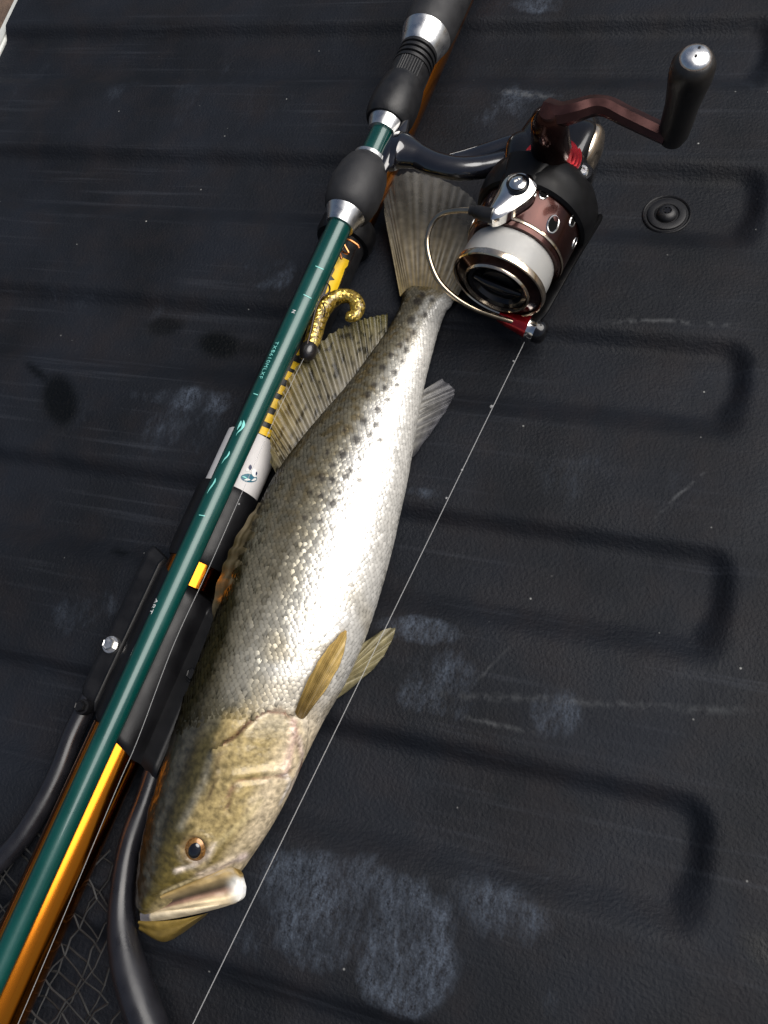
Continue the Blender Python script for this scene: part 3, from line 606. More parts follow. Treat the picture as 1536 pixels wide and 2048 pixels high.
superell('front_housing', P(1056, 326, .0430), (unit(e1+ax*.4), unit(ax-e1*.4), e2), (.0120, .0150, .0125), M_black_gloss, body, e=.7)
rb0 = P(1104, 325, .0530)
lathe('boss_ring', [(-.006, .0150), (.0010, .0150), (.0022, .0142), (.0022, .010)], rb0, (0, 0, 1), M_black_gloss, body, 56)
for k in range(4): lathe('red_ring', [(.0020+k*.0012, .0140-k*.0014-.0022), (.0020+k*.0012, .0140-k*.0014), (.0027+k*.0012, .0140-k*.0014), (.0031+k*.0012, .0136-k*.0014), (.0031+k*.0012, .0100)], rb0, (0, 0, 1), M_red, body, 56)
# handle: boss, cranked arm, knob
hz = .0905; ht = P(1097, 224, hz)
hb = tube('handle_boss', np.array([rb0+np.array([0, 0, .002]), rb0*.7+ht*.3, rb0*.35+ht*.65, rb0*.12+ht*.88, ht+np.array([0, 0, .0005])]), [.0100, .0094, .0086, .0078, .0040], M_bronze, reel, 24)
ap = spline(np.array([P(1090, 222, hz-.004), P(1120, 229, hz-.003), P(1150, 222, hz-.001), P(1185, 212, hz), P(1215, 214, hz+.0005), P(1250, 231, hz-.0005), P(1290, 250, hz-.0015), P(1335, 271, hz-.003)]), 50)
M_bronze_arm = mat('brushed_bronze', (.075, .034, .031), .34, .85, .5, var=(150, .2))
tube('crank_arm', ap, np.interp(np.linspace(0, 1, 50), [0, .25, .5, 1], [.0050, .0046, .0040, .0033]), M_bronze_arm, reel, 8, up=(0, 0, 1), rb=np.interp(np.linspace(0, 1, 50), [0, .25, .5, 1], [.0062, .0052, .0044, .0046]), angle=20, label='cranked dark bronze handle arm')
kb = P(1346, 272, hz-.005); kt = P(1391, 118, .1265); ka = unit(kt-kb); kl = float(np.linalg.norm(kt-kb))
kn = lathe('handle_knob', [(-.0035, 0), (-.0033, .0030), (-.002, .0050), (.002, .0062), (.010, .0066), (.018, .0067), (.026, .0075), (.033, .0084), (kl-.003, .0083), (kl, .0068), (kl+.0012, .0050), (kl+.0012, 0)], kb, ka, M_knobrub, reel, 40, label='slim black handle knob')
kc = lathe('knob_cap', [(kl-.003, .0062), (kl+.0004, .0061), (kl+.0016, .0055), (kl+.0027, .0038), (kl+.0031, 0)], kb, ka, M_capmetal, kn, 36, label='polished silver end cap')
for dx in (-.0016, .0024): lathe('cap_pinhole', [(0, .0005), (.0004, .0005), (.0004, 0)], kb+ka*(kl+.0029)+np.array([dx*.2, dx, 0]), ka, M_black_gloss, kc, 10)
# stem, foot, rear strut
stp = spline(PX([(1045, 322, .038), (1010, 326, .038), (965, 334, .0385), (915, 337, .0395), (868, 327, .0405), (835, 312, .0415), (806, 302, .0420), (786, 300, .0425)]), 50)
tube('stem', stp, np.interp(np.linspace(0, 1, 50), [0, .3, .7, .9, 1], [.0062, .0054, .0056, .0075, .0060]), M_stem, reel, 20, up=(0, 0, 1), rb=np.interp(np.linspace(0, 1, 50), [0, .3, .7, .88, 1], [.0060, .0062, .0068, .0110, .0135]))
fo = [P(812, 232, .0455), P(803, 258, .0450), P(793, 284, .0445), P(780, 308, .0440), P(768, 332, .0435), P(757, 354, .0430)]
tube('foot', spline(np.array(fo), 30), [.0012+.0024*math.sin(math.pi*i/29) for i in range(30)], M_stem, reel, 14, up=(0, 0, 1), rb=[.0020+.0030*math.sin(math.pi*i/29) for i in range(30)])
tube('strut', spline(PX([(1068, 272, .043), (1020, 285, .041), (975, 300, .0395), (930, 314, .038), (900, 322, .038)]), 30), .0030, M_stem, reel, 12, up=(0, 0, 1), rb=.0045)

# ------------------------------------------------------------------ the fish
fish = thing('spotted_seatrout', 'silvery spotted sea trout lying on its side beside the net handle', 'fish', (*P(590, 1200)[:2], 0))
ST = [  # dorsal edge, belly edge, thickness
 ((283, 1822), (300, 1838), .010), ((277, 1800), (352, 1822), .018), ((277, 1768), (418, 1792), .024), ((281, 1728), (466, 1758), .029), ((290, 1680), (503, 1708), .034), ((304, 1620), (540, 1650), .0385),
 ((322, 1560), (573, 1588), .0415), ((342, 1500), (603, 1520), .0435), ((366, 1430), (640, 1445), .0445), ((392, 1360), (682, 1368), .0450), ((416, 1295), (714, 1300), .0450), ((440, 1230), (738, 1238), .0445), ((466, 1160), (760, 1168), .0435), ((492, 1090), (780, 1096), .0420),
 ((520, 1025), (797, 1022), .0400), ((552, 962), (813, 950), .0375), ((592, 905), (825, 880), .0340), ((640, 846), (836, 815), .0300), ((692, 785), (848, 757), .0255), ((738, 722), (862, 703), .0210), ((775, 668), (876, 655), .0165), ((799, 622), (889, 622), .0125), ((806, 592), (901, 608), .0095), ((802, 562), (911, 588), .0062), ((795, 535), (920, 566), .0030)]
NS, NT = 300, 120
sv = spline(np.array([(a[0], a[1], b[0], b[1], c_) for a, b, c_ in ST]), NS)
TH = np.linspace(0, 2*math.pi, NT, endpoint=False)
G = np.zeros((NS, NT, 3)); Sx = np.zeros((NS, NT)); U = np.zeros((NS, NT))
for i in range(NS):
    x0, y0, x1, y1, T = sv[i]; b = T/2; d = P(x0, y0, b+.0005); v = P(x1, y1, b+.0005); c = (d+v)/2; h = (d-v)/2
    for j in range(NT):
        ct, st_ = math.cos(TH[j]), math.sin(TH[j])
        ex = 1.0 if st_ > 0 else .8
        G[i, j] = c+h*ct+np.array([0, 0, 1])*b*math.copysign(abs(st_)**ex, st_)*(1.0+.05*math.sin(TH[j]))
        Sx[i, j] = i/(NS-1); U[i, j] = ct
G[..., 2] = np.maximum(G[..., 2], .0004)
PXG = Q(G); TOP = np.sin(TH)[None, :].repeat(NS, 0)
def seg_dist(px, line):
    best = np.full(px.shape[:2], 1e9); side = np.zeros(px.shape[:2])
    for a, b in zip(line[:-1], line[1:]):
        a = np.array(a, float); b = np.array(b, float); ab = b-a; q = px-a; t = np.clip((q@ab)/(ab@ab), 0, 1); dd = q-t[..., None]*ab; d = np.hypot(dd[..., 0], dd[..., 1])
        s = ab[0]*q[..., 1]-ab[1]*q[..., 0]; m_ = d < best; best = np.where(m_, d, best); side = np.where(m_, np.sign(s), side)
    return best, side
# relief of the head: gill cover, cheek edge, eye socket, bony snout
top = np.clip(TOP*3, 0, 1); D = np.zeros((NS, NT))
OPER = [(400, 1512), (440, 1492), (473, 1471), (495, 1447), (530, 1421), (565, 1421), (583, 1438), (586, 1465), (592, 1495), (602, 1522), (600, 1548)]
od, osd = seg_dist(PXG, OPER); inh = PXG[..., 1] > np.interp(PXG[..., 0], [q[0] for q in OPER[:7]], [q[1] for q in OPER[:7]])
D += np.where(inh, .0030*np.exp(-od/50), -.0014*np.exp(-od/8))*(PXG[..., 0] > 425)*(PXG[..., 0] < 612)*(PXG[..., 1] < 1640)
PRE = [(455, 1620), (458, 1585), (473, 1562), (515, 1557), (561, 1550), (580, 1538)]
pd, psd = seg_dist(PXG, PRE); D -= .0008*np.exp(-(pd/5.5)**2); D += .0006*np.exp(-((pd-12)/9)**2)*(.6+.8*(PXG[..., 1] < 1556))
for ln, am, wd_ in (([(584, 1460), (575, 1500), (566, 1540), (575, 1575)], .0012, 6), ([(600, 1500), (590, 1540), (580, 1590)], .0010, 5), ([(340, 1745), (370, 1736), (410, 1714), (430, 1690)], -.0007, 4), ([(330, 1700), (350, 1660), (375, 1610), (400, 1560), (425, 1500)], .0006, 12), ([(300, 1800), (350, 1775), (420, 1750), (470, 1730)], -.0012, 6), ([(430, 1700), (470, 1660), (510, 1610)], .0006, 14), ([(470, 1470), (455, 1510), (440, 1560)], -.0006, 6)):
    q, _ = seg_dist(PXG, ln); D += am*np.exp(-(q/wd_)**2)
EY = np.array([391, 1698.0]); ed = np.hypot((PXG[..., 0]-EY[0])*1.05, (PXG[..., 1]-EY[1])*.92); D += -.0016*np.exp(-(ed/20)**4)+.0011*np.exp(-((ed-29)/8)**2)
for i in range(NS):
    for j in range(NT):
        p = G[i, j]*1.0; D[i, j] += (.00035*mnoise.noise(Vector(p*160))+.0003*mnoise.noise(Vector(p*420)))*(1 if Sx[i, j] < .36 else .25)
# scales on the belly edge drape softly
dGs = np.gradient(G, axis=0); dGt = np.roll(G, -1, 1)-np.roll(G, 1, 1); NRM = np.cross(dGs, dGt); NRM /= np.linalg.norm(NRM, axis=2)[..., None]+1e-12
if NRM[NS//2, NT//4, 2] < 0: NRM = -NRM
G2 = G+NRM*(D*top)[..., None]; G2[..., 2] = np.maximum(G2[..., 2], .0004)
# colour of the skin
SPOTS = [(712, 880, 9), (685, 908, 9), (643, 955, 9), (664, 960, 7), (692, 952, 7), (665, 1006, 8), (640, 1040, 5), (728, 842, 7), (756, 820, 6), (700, 940, 5), (735, 790, 7), (770, 775, 6), (790, 745, 6), (765, 735, 6), (812, 700, 6), (836, 603, 8), (822, 640, 8), (838, 560, 8), (858, 535, 7), (828, 665, 6), (850, 630, 6), (845, 590, 6), (862, 570, 6), (800, 690, 6), (782, 710, 6), (748, 770, 5), (690, 860, 5), (655, 905, 5), (620, 985, 5), (720, 915, 5), (740, 870, 5), (805, 722, 5), (795, 770, 5), (752, 850, 5), (677, 985, 5), (700, 1005, 4), (776, 800, 5), (815, 680, 5), (640, 990, 6), (610, 1035, 5), (720, 960, 5), (760, 880, 5), (865, 600, 5), (873, 560, 6), (665, 930, 5)]
def lerp(a, b, t): return a*(1-t[..., None])+b*t[..., None]
def skin(px, u, s, p3, seed=0):
    sh = u.shape; n1 = np.array([mnoise.noise(Vector(q*70)) for q in p3.reshape(-1, 3)]).reshape(sh); n2 = np.array([mnoise.noise(Vector(q*260+np.array([3, 1, 2]))) for q in p3.reshape(-1, 3)]).reshape(sh)
    uu = u+.10*n1+.05*n2
    dark = np.array([.026, .021, .008]); grey = np.array([.128, .116, .086]); tan = np.array([.22, .195, .135]); silver = np.array([.46, .44, .38]); white = np.array([.70, .68, .63])
    front = sstep(.62, .36, s)
    c = lerp(np.broadcast_to(white, sh+(3,)), silver, sstep(-.46-.25*sstep(.62, .85, s), -.14-.30*sstep(.62, .85, s), uu)); c = lerp(c, tan, sstep(-.30, .02, uu)*(1-.70*front)); c = lerp(c, grey, sstep(-.05, .30, uu)*(1-.72*front))
    c = lerp(c, np.array([.175, .155, .105]), sstep(.02, .42, uu)*front*.9)
    c = lerp(c, np.array([.36, .29, .16]), np.clip(sstep(-.05, .45, n1)*sstep(.2, -.3, uu)*.5*front, 0, 1))
    c = lerp(c, dark, sstep(.86-.62*front, 1.0-.42*front, uu))
    brown = np.array([.110, .070, .014]); c = lerp(c, brown, np.clip(sstep(-.08, .36, n2+.5*n1)*sstep(.42, .72, s)*sstep(-.42-.3*sstep(.7, .9, s), -.05-.3*sstep(.7, .9, s), uu)*.52, 0, 1)); c = lerp(c, np.array([.10, .08, .04]), np.exp(-((u-.16-.02*n2)/.022)**2)*.40*sstep(.35, .45, s))
    c = lerp(c, np.array([.030, .023, .010]), sstep(.72, .88, uu)*sstep(.48, .62, s)*.94)
    # head
    hd_ = sstep(.385, .30, s+.03*n1); olive = np.array([.050, .041, .014]); cheek = np.array([.31, .235, .100]); pale = np.array([.55, .45, .30]); topc = np.array([.013, .010, .004])
    hc = lerp(np.broadcast_to(cheek, sh+(3,)), olive, sstep(-.30, .10, u+.32*n1+.22*n2)); hc = lerp(hc, topc, sstep(.18, .55, u+.16*n1)); hc = lerp(hc, pale, sstep(-.62, -.90, u+.1*n1))
    hc = lerp(hc, np.array([.12, .088, .018]), sstep(.215, .15, s+.03*n1)*sstep(.5, -.1, u)*.80*np.clip(.75+n1+.5*n2, 0, 1))
    hc = lerp(hc, np.array([.30, .24, .13]), sstep(.10, .05, s)*sstep(.1, -.5, u)*.7)
    hc = lerp(hc, np.array([.055, .052, .040]), np.exp(-((u-.50-.12*n2)/.12)**2)*sstep(.02, .06, s)*.75)
    c = lerp(c, hc, hd_); c = lerp(c, np.array([.15, .11, .042]), sstep(.915, .965, s+.02*n1)*.9)
    for (x, y, r) in SPOTS:
        d = np.hypot(px[..., 0]-x, px[..., 1]-y); c = lerp(c, np.array([.030, .026, .026]), sstep(r*1.45, r*.55, d+2.5*n2+1.5*n1)*.78)
    return c
colG = skin(PXG, U, Sx, G)
lip, _ = seg_dist(PXG, [(352, 1742), (385, 1730), (412, 1712), (428, 1688)]); colG = lerp(colG, np.array([.72, .62, .52]), np.exp(-(lip/5)**2)*.9)
lip, _ = seg_dist(PXG, [(400, 1752), (440, 1735), (490, 1712)]); colG = lerp(colG, np.array([.62, .50, .47]), np.exp(-(lip/8)**2)*.7)
colG = lerp(colG, np.array([.20, .10, .06]), np.exp(-(pd/2.2)**2)*.7)  # shade of the cheek crease put into the colour as a brown line
colG = lerp(colG, np.array([.16, .07, .045]), np.exp(-((od-1)/3)**2)*(PXG[..., 0] > 450)*(PXG[..., 0] < 606)*.9); colG = lerp(colG, np.array([.62, .50, .30]), np.exp(-((od-11)/5)**2)*inh*(PXG[..., 0] > 500)*(PXG[..., 1] < 1520)*.5)  # thin shadow along the gill cover edge painted brown, gold band inside it
for ln, cc, wd_, am in (([(583, 1440), (578, 1480), (570, 1520), (562, 1548)], (.62, .42, .36), 5, .7), ([(592, 1470), (598, 1510), (590, 1550), (580, 1585)], (.66, .55, .48), 5, .6), ([(566, 1545), (573, 1560), (571, 1580), (560, 1605)], (.78, .72, .66), 3, .8), ([(455, 1625), (462, 1590), (475, 1568)], (.09, .05, .02), 3, .6), ([(425, 1510), (410, 1560), (385, 1610), (362, 1655)], (.16, .15, .12), 8, .6), ([(445, 1505), (430, 1555), (418, 1600)], (.05, .03, .015), 4, .7), ([(432, 1690), (455, 1668), (488, 1640), (520, 1600)], (.40, .33, .17), 7, .5), ([(325, 1788), (370, 1768), (425, 1740), (470, 1715)], (.50, .42, .26), 5, .55)):
    q, _ = seg_dist(PXG, ln); colG = lerp(colG, np.array(cc), np.exp(-(q/wd_)**2)*am)
colG = lerp(colG, np.array([.10, .06, .03]), np.exp(-(ed/29)**6)*.88); colG = lerp(colG, np.array([.40, .33, .22]), np.exp(-((ed-35)/4)**2)*.45*(PXG[..., 1] > 1690))
idx = np.arange(NS*NT).reshape(NS, NT); Fc = np.stack([idx[:-1], np.roll(idx, -1, 1)[:-1], np.roll(idx, -1, 1)[1:], idx[1:]], -1).reshape(-1, 4).tolist()
Fc += [idx[0].tolist(), idx[-1].tolist()]
M_skin = mat('wet_fish_skin', rough=.36, metal=.10, spec=.5, coat=.22, coatr=.14, attr='tint', var=(420, .45), bump=[('voro', 640, .22, .0008), ('noise', 240, .30, .0010)])
M_scale = mat('silver_fish_scales', rough=.30, metal=.42, spec=.6, coat=0, coatr=.16, attr='tint', island=.16)
M_fin = mat('fin_membrane', rough=.42, metal=0, spec=.5, coat=.3, coatr=.2, attr='tint', var=(240, .25), transl=.3, alpha=1)
M_jaw = mat('jaw_skin', rough=.46, metal=0, spec=.4, coat=.18, coatr=.2, attr='tint', var=(260, .18), bump=[('noise', 400, .25, .0006)])
body = mesh('fish_body', G2.reshape(-1, 3), Fc, M_skin, fish, angle=80, col=colG.reshape(-1, 3), label='silver body with olive back and small dark spots')
# scales: each a little rounded plate tucked under the one before it
def build_scales():
    per = np.linalg.norm(np.roll(G2, -1, 1)-G2, axis=2); cent = G2.mean(1); ds = np.linalg.norm(np.diff(cent, axis=0), axis=1); S = np.concatenate([[0], np.cumsum(ds)])
    V = []; Fc = []; info = []; pos = S[int(NS*.26)]; row = 0
    while pos < S[-1]-.010:
        f = (pos-S[int(NS*.26)])/(S[-1]-S[int(NS*.26)]); step = .00185*(1-f)+.00120*f; wid = .00255*(1-f)+.0016*f
        i = float(np.interp(pos, S, np.arange(NS))); i0 = min(int(i), NS-2); fi = i-i0
        ring = G2[i0]*(1-fi)+G2[i0+1]*fi; rn = NRM[i0]*(1-fi)+NRM[i0+1]*fi
        L = np.concatenate([[0], np.cumsum(np.linalg.norm(np.roll(ring, -1, 0)-ring, axis=1))]); total = L[-1]
        jmax = np.interp(NT*.53, np.arange(NT+1), L); l = (row % 2)*wid/2-.0008
        while l < jmax:
            j = float(np.interp(max(l, 0), L, np.arange(NT+1))); j0 = int(j) % NT; fj = j-int(j); j1 = (j0+1) % NT
            p = ring[j0]*(1-fj)+ring[j1]*fj; n_ = unit(rn[j0]*(1-fj)+rn[j1]*fj); px = Q(p)
            lim = np.interp(px[0], [330, 400, 440, 500, 540, 570, 600, 640, 680], [1470, 1440, 1425, 1428, 1408, 1406, 1425, 1440, 1450])
            u = math.cos(TH[j0]*(1-fj)+(TH[j0]+2*math.pi/NT)*fj); lim += 14
            fade = min(1, max(0, (lim-px[1])/75)); p = p-n_*.00055*(1-fade)
            if px[1] < lim and p[2] > .002:
                tdir = G2[min(i0+1, NS-1), j0]-G2[i0, j0]; tdir = unit(tdir-n_*tdir.dot(n_)); sdir = np.cross(n_, tdir)
                ang = random.gauss(0, .06); tdir, sdir = tdir*math.cos(ang)+sdir*math.sin(ang), sdir*math.cos(ang)-tdir*math.sin(ang)
                roll = random.gauss(0, .13 if u > -.2 else .06); lift = .00028+.00012*random.random(); h = wid*.60; k = len(V)
                jit = (random.uniform(-1, 1)*.00018*tdir+random.uniform(-1, 1)*.00018*sdir)
                for (a, b_, hh) in ((-.6, -h/wid*1.3, -.0001), (.6, -h/wid*1.3, -.0001), (-h/wid*.98, .1, .00010), (h/wid*.98, .1, .00010), (-.42, .62, .00022), (.42, .62, .00022), (0, .82, .00024), (0, .0, .00038)):
                    V.append(p+jit+sdir*a*wid+tdir*b_*wid+n_*(hh+lift*(b_+.5)*.7+.00004+a*wid*roll))
                Fc += [[k, k+1, k+7], [k, k+7, k+2], [k+1, k+3, k+7], [k+2, k+7, k+4], [k+3, k+5, k+7], [k+4, k+7, k+6], [k+5, k+6, k+7]]
                info.append((i/(NS-1), u, px, p))
            l += wid*random.uniform(.97, 1.03)
        pos += step; row += 1
    s = np.array([q[0] for q in info]); u = np.array([q[1] for q in info]); px = np.array([q[2] for q in info]); p3 = np.array([q[3] for q in info])
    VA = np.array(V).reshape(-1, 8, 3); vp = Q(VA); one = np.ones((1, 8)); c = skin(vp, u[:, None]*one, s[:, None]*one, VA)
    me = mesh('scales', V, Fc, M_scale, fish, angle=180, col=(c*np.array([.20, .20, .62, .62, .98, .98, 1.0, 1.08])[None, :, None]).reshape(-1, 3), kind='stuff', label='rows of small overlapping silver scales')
    print('scales', len(info))
build_scales()
# eye
def surf(px, py):                            # height of the fish's upper side at a photograph pixel
    q = PXG.copy(); q[TOP < 0] = 1e9; k = np.argmin((q[..., 0]-px)**2+(q[..., 1]-py)**2); return G2.reshape(-1, 3)[k], NRM.reshape(-1, 3)[k]
p, n_ = surf(393, 1699); axl = unit(P(398, 1680, p[2])-P(384, 1718, p[2]))
M_iris = mat('dark_gold_iris', (.24, .115, .030), .25, .5, .5, .6, .04, var=(900, .4)); M_pupil = mat('black_pupil', (.004, .004, .006), .1, 0, .6, 1, .03)
axs = unit(np.cross(n_, axl)); axl = np.cross(axs, n_)
eye = superell('eye', p-n_*.0010, (axs, axl, n_), (.0053, .0061, .0036), M_iris, fish, e=1)
superell('pupil', p+n_*.0015, (axs, axl, n_), (.0028, .0037, .0015), M_pupil, eye, e=1)
M_cornea = mat('clear_cornea', (1, 1, 1), .03); M_cornea.node_tree.nodes['Principled BSDF'].inputs['Transmission Weight'].default_value = 1
# jaws
def jawcol(u, v):
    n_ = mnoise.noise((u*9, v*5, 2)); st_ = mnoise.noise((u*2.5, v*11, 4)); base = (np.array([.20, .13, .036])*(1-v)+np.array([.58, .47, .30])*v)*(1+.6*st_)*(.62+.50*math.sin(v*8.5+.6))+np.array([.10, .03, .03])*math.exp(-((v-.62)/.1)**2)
    end = float(sstep(.62, .85, u))*float(sstep(.15, .55, v)); base = base*(1-end)+np.array([.80, .79, .74])*end
    tip = float(sstep(.12, .0, u)); base = base*(1-tip)+np.array([.10, .10, .12])*tip
    return np.clip(base*(1+.35*n_), .01, .85)
patch('upper_jaw', [(283, 1814, .012), (318, 1792, .022), (365, 1772, .0265), (415, 1752, .0260), (448, 1738, .0235), (468, 1735, .0215), (480, 1748, .0195)],
      [(286, 1832, .010), (325, 1828, .016), (375, 1820, .0185), (425, 1813, .0180), (462, 1808, .0165), (484, 1796, .0160), (487, 1775, .0165)], M_jaw, fish, 50, 16, bulge=.0010, thick=.0036, col=jawcol, hf=lambda u, v: .0009*math.sin(v*8.5+.6+1.6*mnoise.noise((u*3, 0, 1)))*min(1, 3*(1-u))+.0005*math.exp(-((u-.86)/.10)**2)+.0004*mnoise.noise((u*12, v*9, 3)), label='pale gold upper jaw bone, flared and white at its end')
def lipcol(u, v): return np.clip(np.array([.74, .62, .42])*(1-.3*v)*(1+.25*mnoise.noise((u*8, v*4, 5))), .01, .85) if u > .12 else np.array([.16, .15, .16])
patch('lip', [(280, 1826, .0125), (330, 1820, .0185), (380, 1814, .0195), (430, 1806, .0185), (470, 1797, .0165)],
      [(282, 1846, .0085), (330, 1840, .0125), (380, 1831, .0140), (430, 1819, .0140), (466, 1808, .0130)], M_jaw, fish, 40, 12, bulge=.0026, thick=.004, col=lipcol)
def ljcol(u, v): return np.clip(np.array([.20, .135, .03])*(1-.55*v)*(1+.3*mnoise.noise((u*8, v*6, 8))), .01, .85)
patch('lower_jaw', [(277, 1842, .0095), (320, 1842, .0120), (365, 1838, .0125), (408, 1828, .0120)],
      [(279, 1860, .0050), (322, 1884, .0050), (352, 1872, .0060), (404, 1833, .0080)], M_jaw, fish, 36, 14, bulge=.0018, thick=.0045, hf=lambda u, v: .0006*math.sin(v*9+u*2), col=ljcol, label='olive lower jaw tucked under the upper one')
# fins
def fincol(base, tip, streak, k, dots=0, seed=0):
    base, tip, streak = map(np.array, (base, tip, streak))
    def f(u, v):
        c = base*(1-v)+tip*v; r = abs(math.sin(math.pi*k*rayw(u, k)))**1.6*(.75+.5*mnoise.noise((u*k*.6, v*2, seed+9))); c = c*(1-.62*r)+streak*.62*r
        n_ = mnoise.noise((u*k*.9, v*7, seed)); c = c*(1+.3*n_)
        if dots and mnoise.noise((u*k*1.0, v*9, seed+4)) > .28: c = c*.25
        return np.append(np.clip(c, .005, .8), np.clip(.98-.30*v-.22*r*v, .3, 1))
    return f
_dc = fincol((.24, .215, .165), (.15, .125, .045), (.11, .095, .058), 23, 1, 1)
def DORC(u, v): t_ = _dc(u, v); return np.append(np.clip(t_[:3]+np.array([.16, .10, .01])*max(0, 1-abs(u-.22)*5)*v+np.array([.05, .05, -.01])*max(0, (u-.7)*2)*v, .005, .8), t_[3])
patch('soft_dorsal_fin', [(556, 955, .0190), (590, 910, .0190), (640, 851, .0180), (690, 790, .0160), (735, 727, .0140), (774, 666, .0110)],
      [(541, 925, .0262), (546, 838, .0270), (592, 735, .0280), (655, 672, .0245), (722, 640, .0190), (775, 628, .0140)], M_fin, fish, 220, 26, thick=.0007, ribs=23, ribamp=.0011, ribpow=3, wav=.002, ragged=.05,
      col=lambda u, v: DORC(u, v), label='long soft dorsal fin with pale rays and dark flecks')
def lift(l, h): return [(x, y, surf(x, y)[0][2]+h) for x, y in l]
patch('spiny_dorsal_fin', lift([(446, 1262), (470, 1185), (494, 1115), (518, 1058), (540, 1008)], .0004),
      [(424, 1264, .0230), (428, 1192, .0250), (452, 1118, .0275), (482, 1058, .0285), (518, 1006, .0270)], M_jaw, fish, 80, 10, thick=.0012, ribs=7, ribamp=.0014, ribpow=2, col=lambda u, v: np.clip((np.array([.055, .040, .014])+np.array([.20, .165, .11])*max(0, mnoise.noise((u*3, v*7, 2))+.15))*(.6+.5*v), .01, .8), label='folded spiny dorsal fin')
_tc = fincol((.26, .19, .075), (.135, .130, .120), (.135, .122, .10), 19, 0, 3)
def TAILC(u, v): t_ = _tc(u, v**.6); return np.append(np.clip(t_[:3]+np.array([.10, .075, .02])*max(0, 1-u*7)*(1-v*.5), .005, .8), 1-.50*v**1.5)
patch('tail_fin', [(800, 592, .0070), (815, 578, .0080), (838, 574, .0085), (862, 578, .0085), (886, 588, .0080), (908, 602, .0060)],
      [(768, 425, .0120), (774, 362, .0120), (840, 346, .0110), (915, 372, .0090), (962, 425, .0070), (965, 520, .0050)], M_fin, fish, 200, 30, thick=.0007, ribs=19, ribamp=.00025, ribpow=2, wav=.004, ragged=.03,
      col=lambda u, v: TAILC(u, v), label='broad grey tail fin under the reel')
patch('anal_fin', [(845, 782, .0080), (838, 810, .0095), (833, 840, .0100), (828, 870, .0105), (822, 912, .0110)],
      [(884, 758, .0030), (908, 780, .0025), (900, 806, .0025), (872, 850, .0030), (826, 914, .0060)], M_fin, fish, 90, 18, thick=.0007, ribs=9, ribamp=.0009, ribpow=2, ragged=.05, col=fincol((.24, .23, .20), (.12, .12, .135), (.07, .07, .08), 9, 0, 4), label='small grey anal fin')
patch('pelvic_fin', [(700, 1322, .0130), (690, 1345, .0120), (680, 1368, .0110), (664, 1398, .0090)],
      [(724, 1288, .0070), (760, 1264, .0050), (789, 1256, .0040), (780, 1287, .0035), (755, 1327, .0035), (715, 1365, .0040), (674, 1397, .0060)], M_fin, fish, 80, 18, thick=.0008, ribs=6, ribamp=.0010, ribpow=2, ragged=.04, col=fincol((.40, .34, .18), (.34, .30, .17), (.15, .125, .055), 6, 0, 5), label='pale yellow pelvic fin')
def peccol(u, v): return np.clip((np.array([.10, .06, .014])*(1-v)+np.array([.52, .36, .11])*v+np.array([.16, .13, .07])*u*v)*(1+.35*mnoise.noise((u*11, v*2, 6))), .01, .8)
def lift(l, h): return [(x, y, surf(x, y)[0][2]+h) for x, y in l]
patch('pectoral_fin', lift([(590, 1424), (594, 1432), (600, 1437), (606, 1437), (613, 1430)], .0012), lift([(618, 1356), (648, 1306), (687, 1262), (692, 1274), (680, 1325), (648, 1384)], .0026), M_fin, fish, 70, 22, bulge=.0010, thick=.0010, ribs=9, ribamp=.0007, ribpow=2, ragged=.02, col=peccol, label='amber pectoral fin folded along the belly')

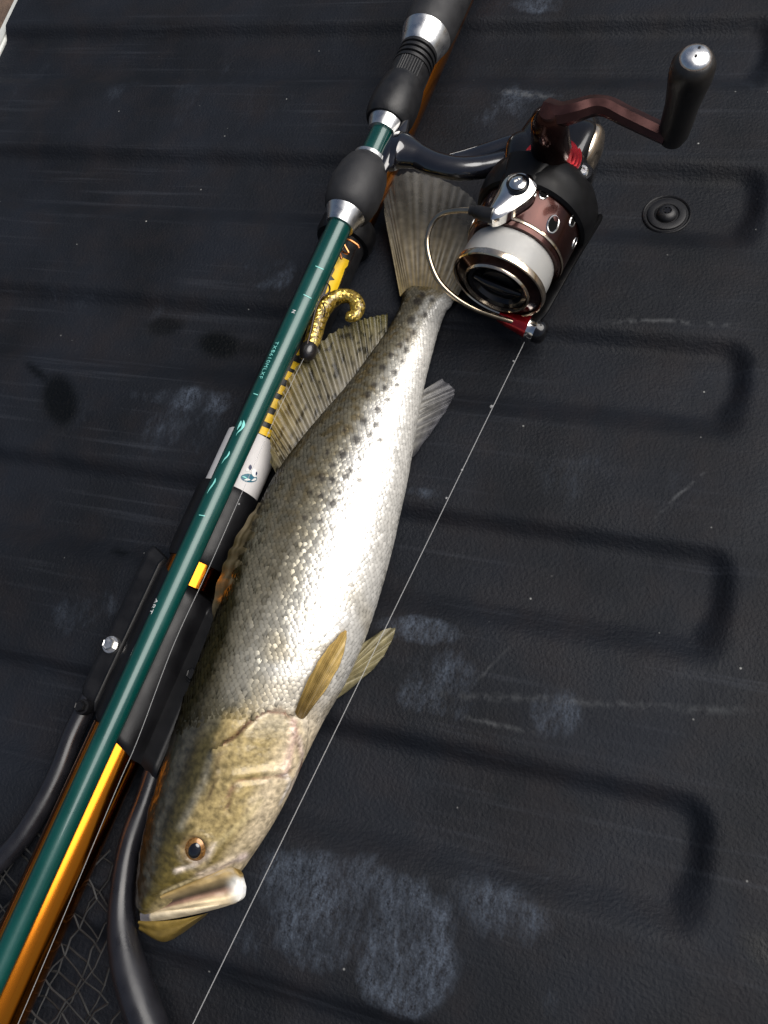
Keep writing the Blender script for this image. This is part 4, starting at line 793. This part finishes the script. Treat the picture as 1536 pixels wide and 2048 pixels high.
# ------------------------------------------------------------------ lure
lure = thing('jig_lure', 'gold glitter curly tail grub on a black jig head beside the rod', 'lure', P(617, 703, .026))
superell('jig_head', P(617, 702, .0315), (unit(P(630, 676, .03)-P(606, 728, .03)), unit(P(630, 705, .03)-P(604, 698, .03)), (0, 0, 1)), (.0056, .0043, .0045), M_lead, lure, e=.95, label='black round jig head')
gp = spline(PX([(622, 692, .0315), (629, 668, .0315), (637, 640, .0315), (650, 614, .0312), (670, 597, .0305), (692, 592, .0300), (708, 598, .0295), (715, 612, .0290), (712, 626, .0288), (703, 632, .0290), (695, 627, .0295)]), 80)
ff = np.linspace(0, 1, 80)
tube('grub_tail', gp, np.interp(ff, [0, .05, .3, .5, .7, .95, 1], [.0030, .0040, .0044, .0040, .0032, .0026, .0015])*1.0, M_grub, lure, 20, up=(0, 0, 1), rb=np.interp(ff, [0, .05, .3, .5, .7, .95, 1], [.0034, .0042, .0044, .0034, .0040, .0034, .0016]), label='gold glitter soft plastic body curling at the tail')
tube('hook', spline(PX([(613, 695, .035), (622, 660, .0365), (630, 625, .037), (637, 606, .037), (644, 594, .037), (652, 590, .0365), (659, 582, .036), (658, 571, .036), (651, 564, .036)]), 50), np.interp(np.linspace(0, 1, 50), [0, .85, 1], [.00055, .0005, .00012]), M_steel, lure, 8, label='thin dark hook')
tube('hook_barb', spline(PX([(646, 606, .0372), (650, 620, .0365), (647, 634, .0358)]), 10), .0004, M_steel, lure, 6)

# ------------------------------------------------------------------ fishing lines
def line(name, pts, r, label, beads=()):
    o = thing(name, label, 'fishing line', pts[0]*np.array([1, 1, 0])); tube('strand', pts, r, M_line, o, 6)
    for b_ in beads:
        superell('droplet', b_[0], ((1, 0, 0), (0, 1, 0), (0, 0, 1)), (b_[1],)*3, M_line, o, e=1, nu=12, nv=8)
a = P(1049, 684, .0060); b = P(380, 2060, .0150)
line('slack_line', np.array([a*(1-t_)+b*t_ for t_ in np.linspace(0, 1, 30)]), .00022, 'thin pale line from the reel across the liner past the fish', [(P(983, 813, .0078), .0009), (P(924, 940, .009), .0006), (P(893, 996, .0095), .0006), (P(1027, 722, .0068), .0005)])
l2 = PX([(608, 716, .0330), (590, 752, .0310), (540, 858, .0305), (484, 985, .0305), (430, 1108, .0312), (403, 1168, .0308), (345, 1295, .0300), (276, 1478, .0295), (232, 1580, .0290), (120, 1850, .0290), (30, 2062, .0290)])
line('leader_line', spline(l2, 80), .00016, 'thin leader line from the jig head along the net handle', [(P(537, 866, .0305), .0006), (P(478, 1008, .031), .0005)])
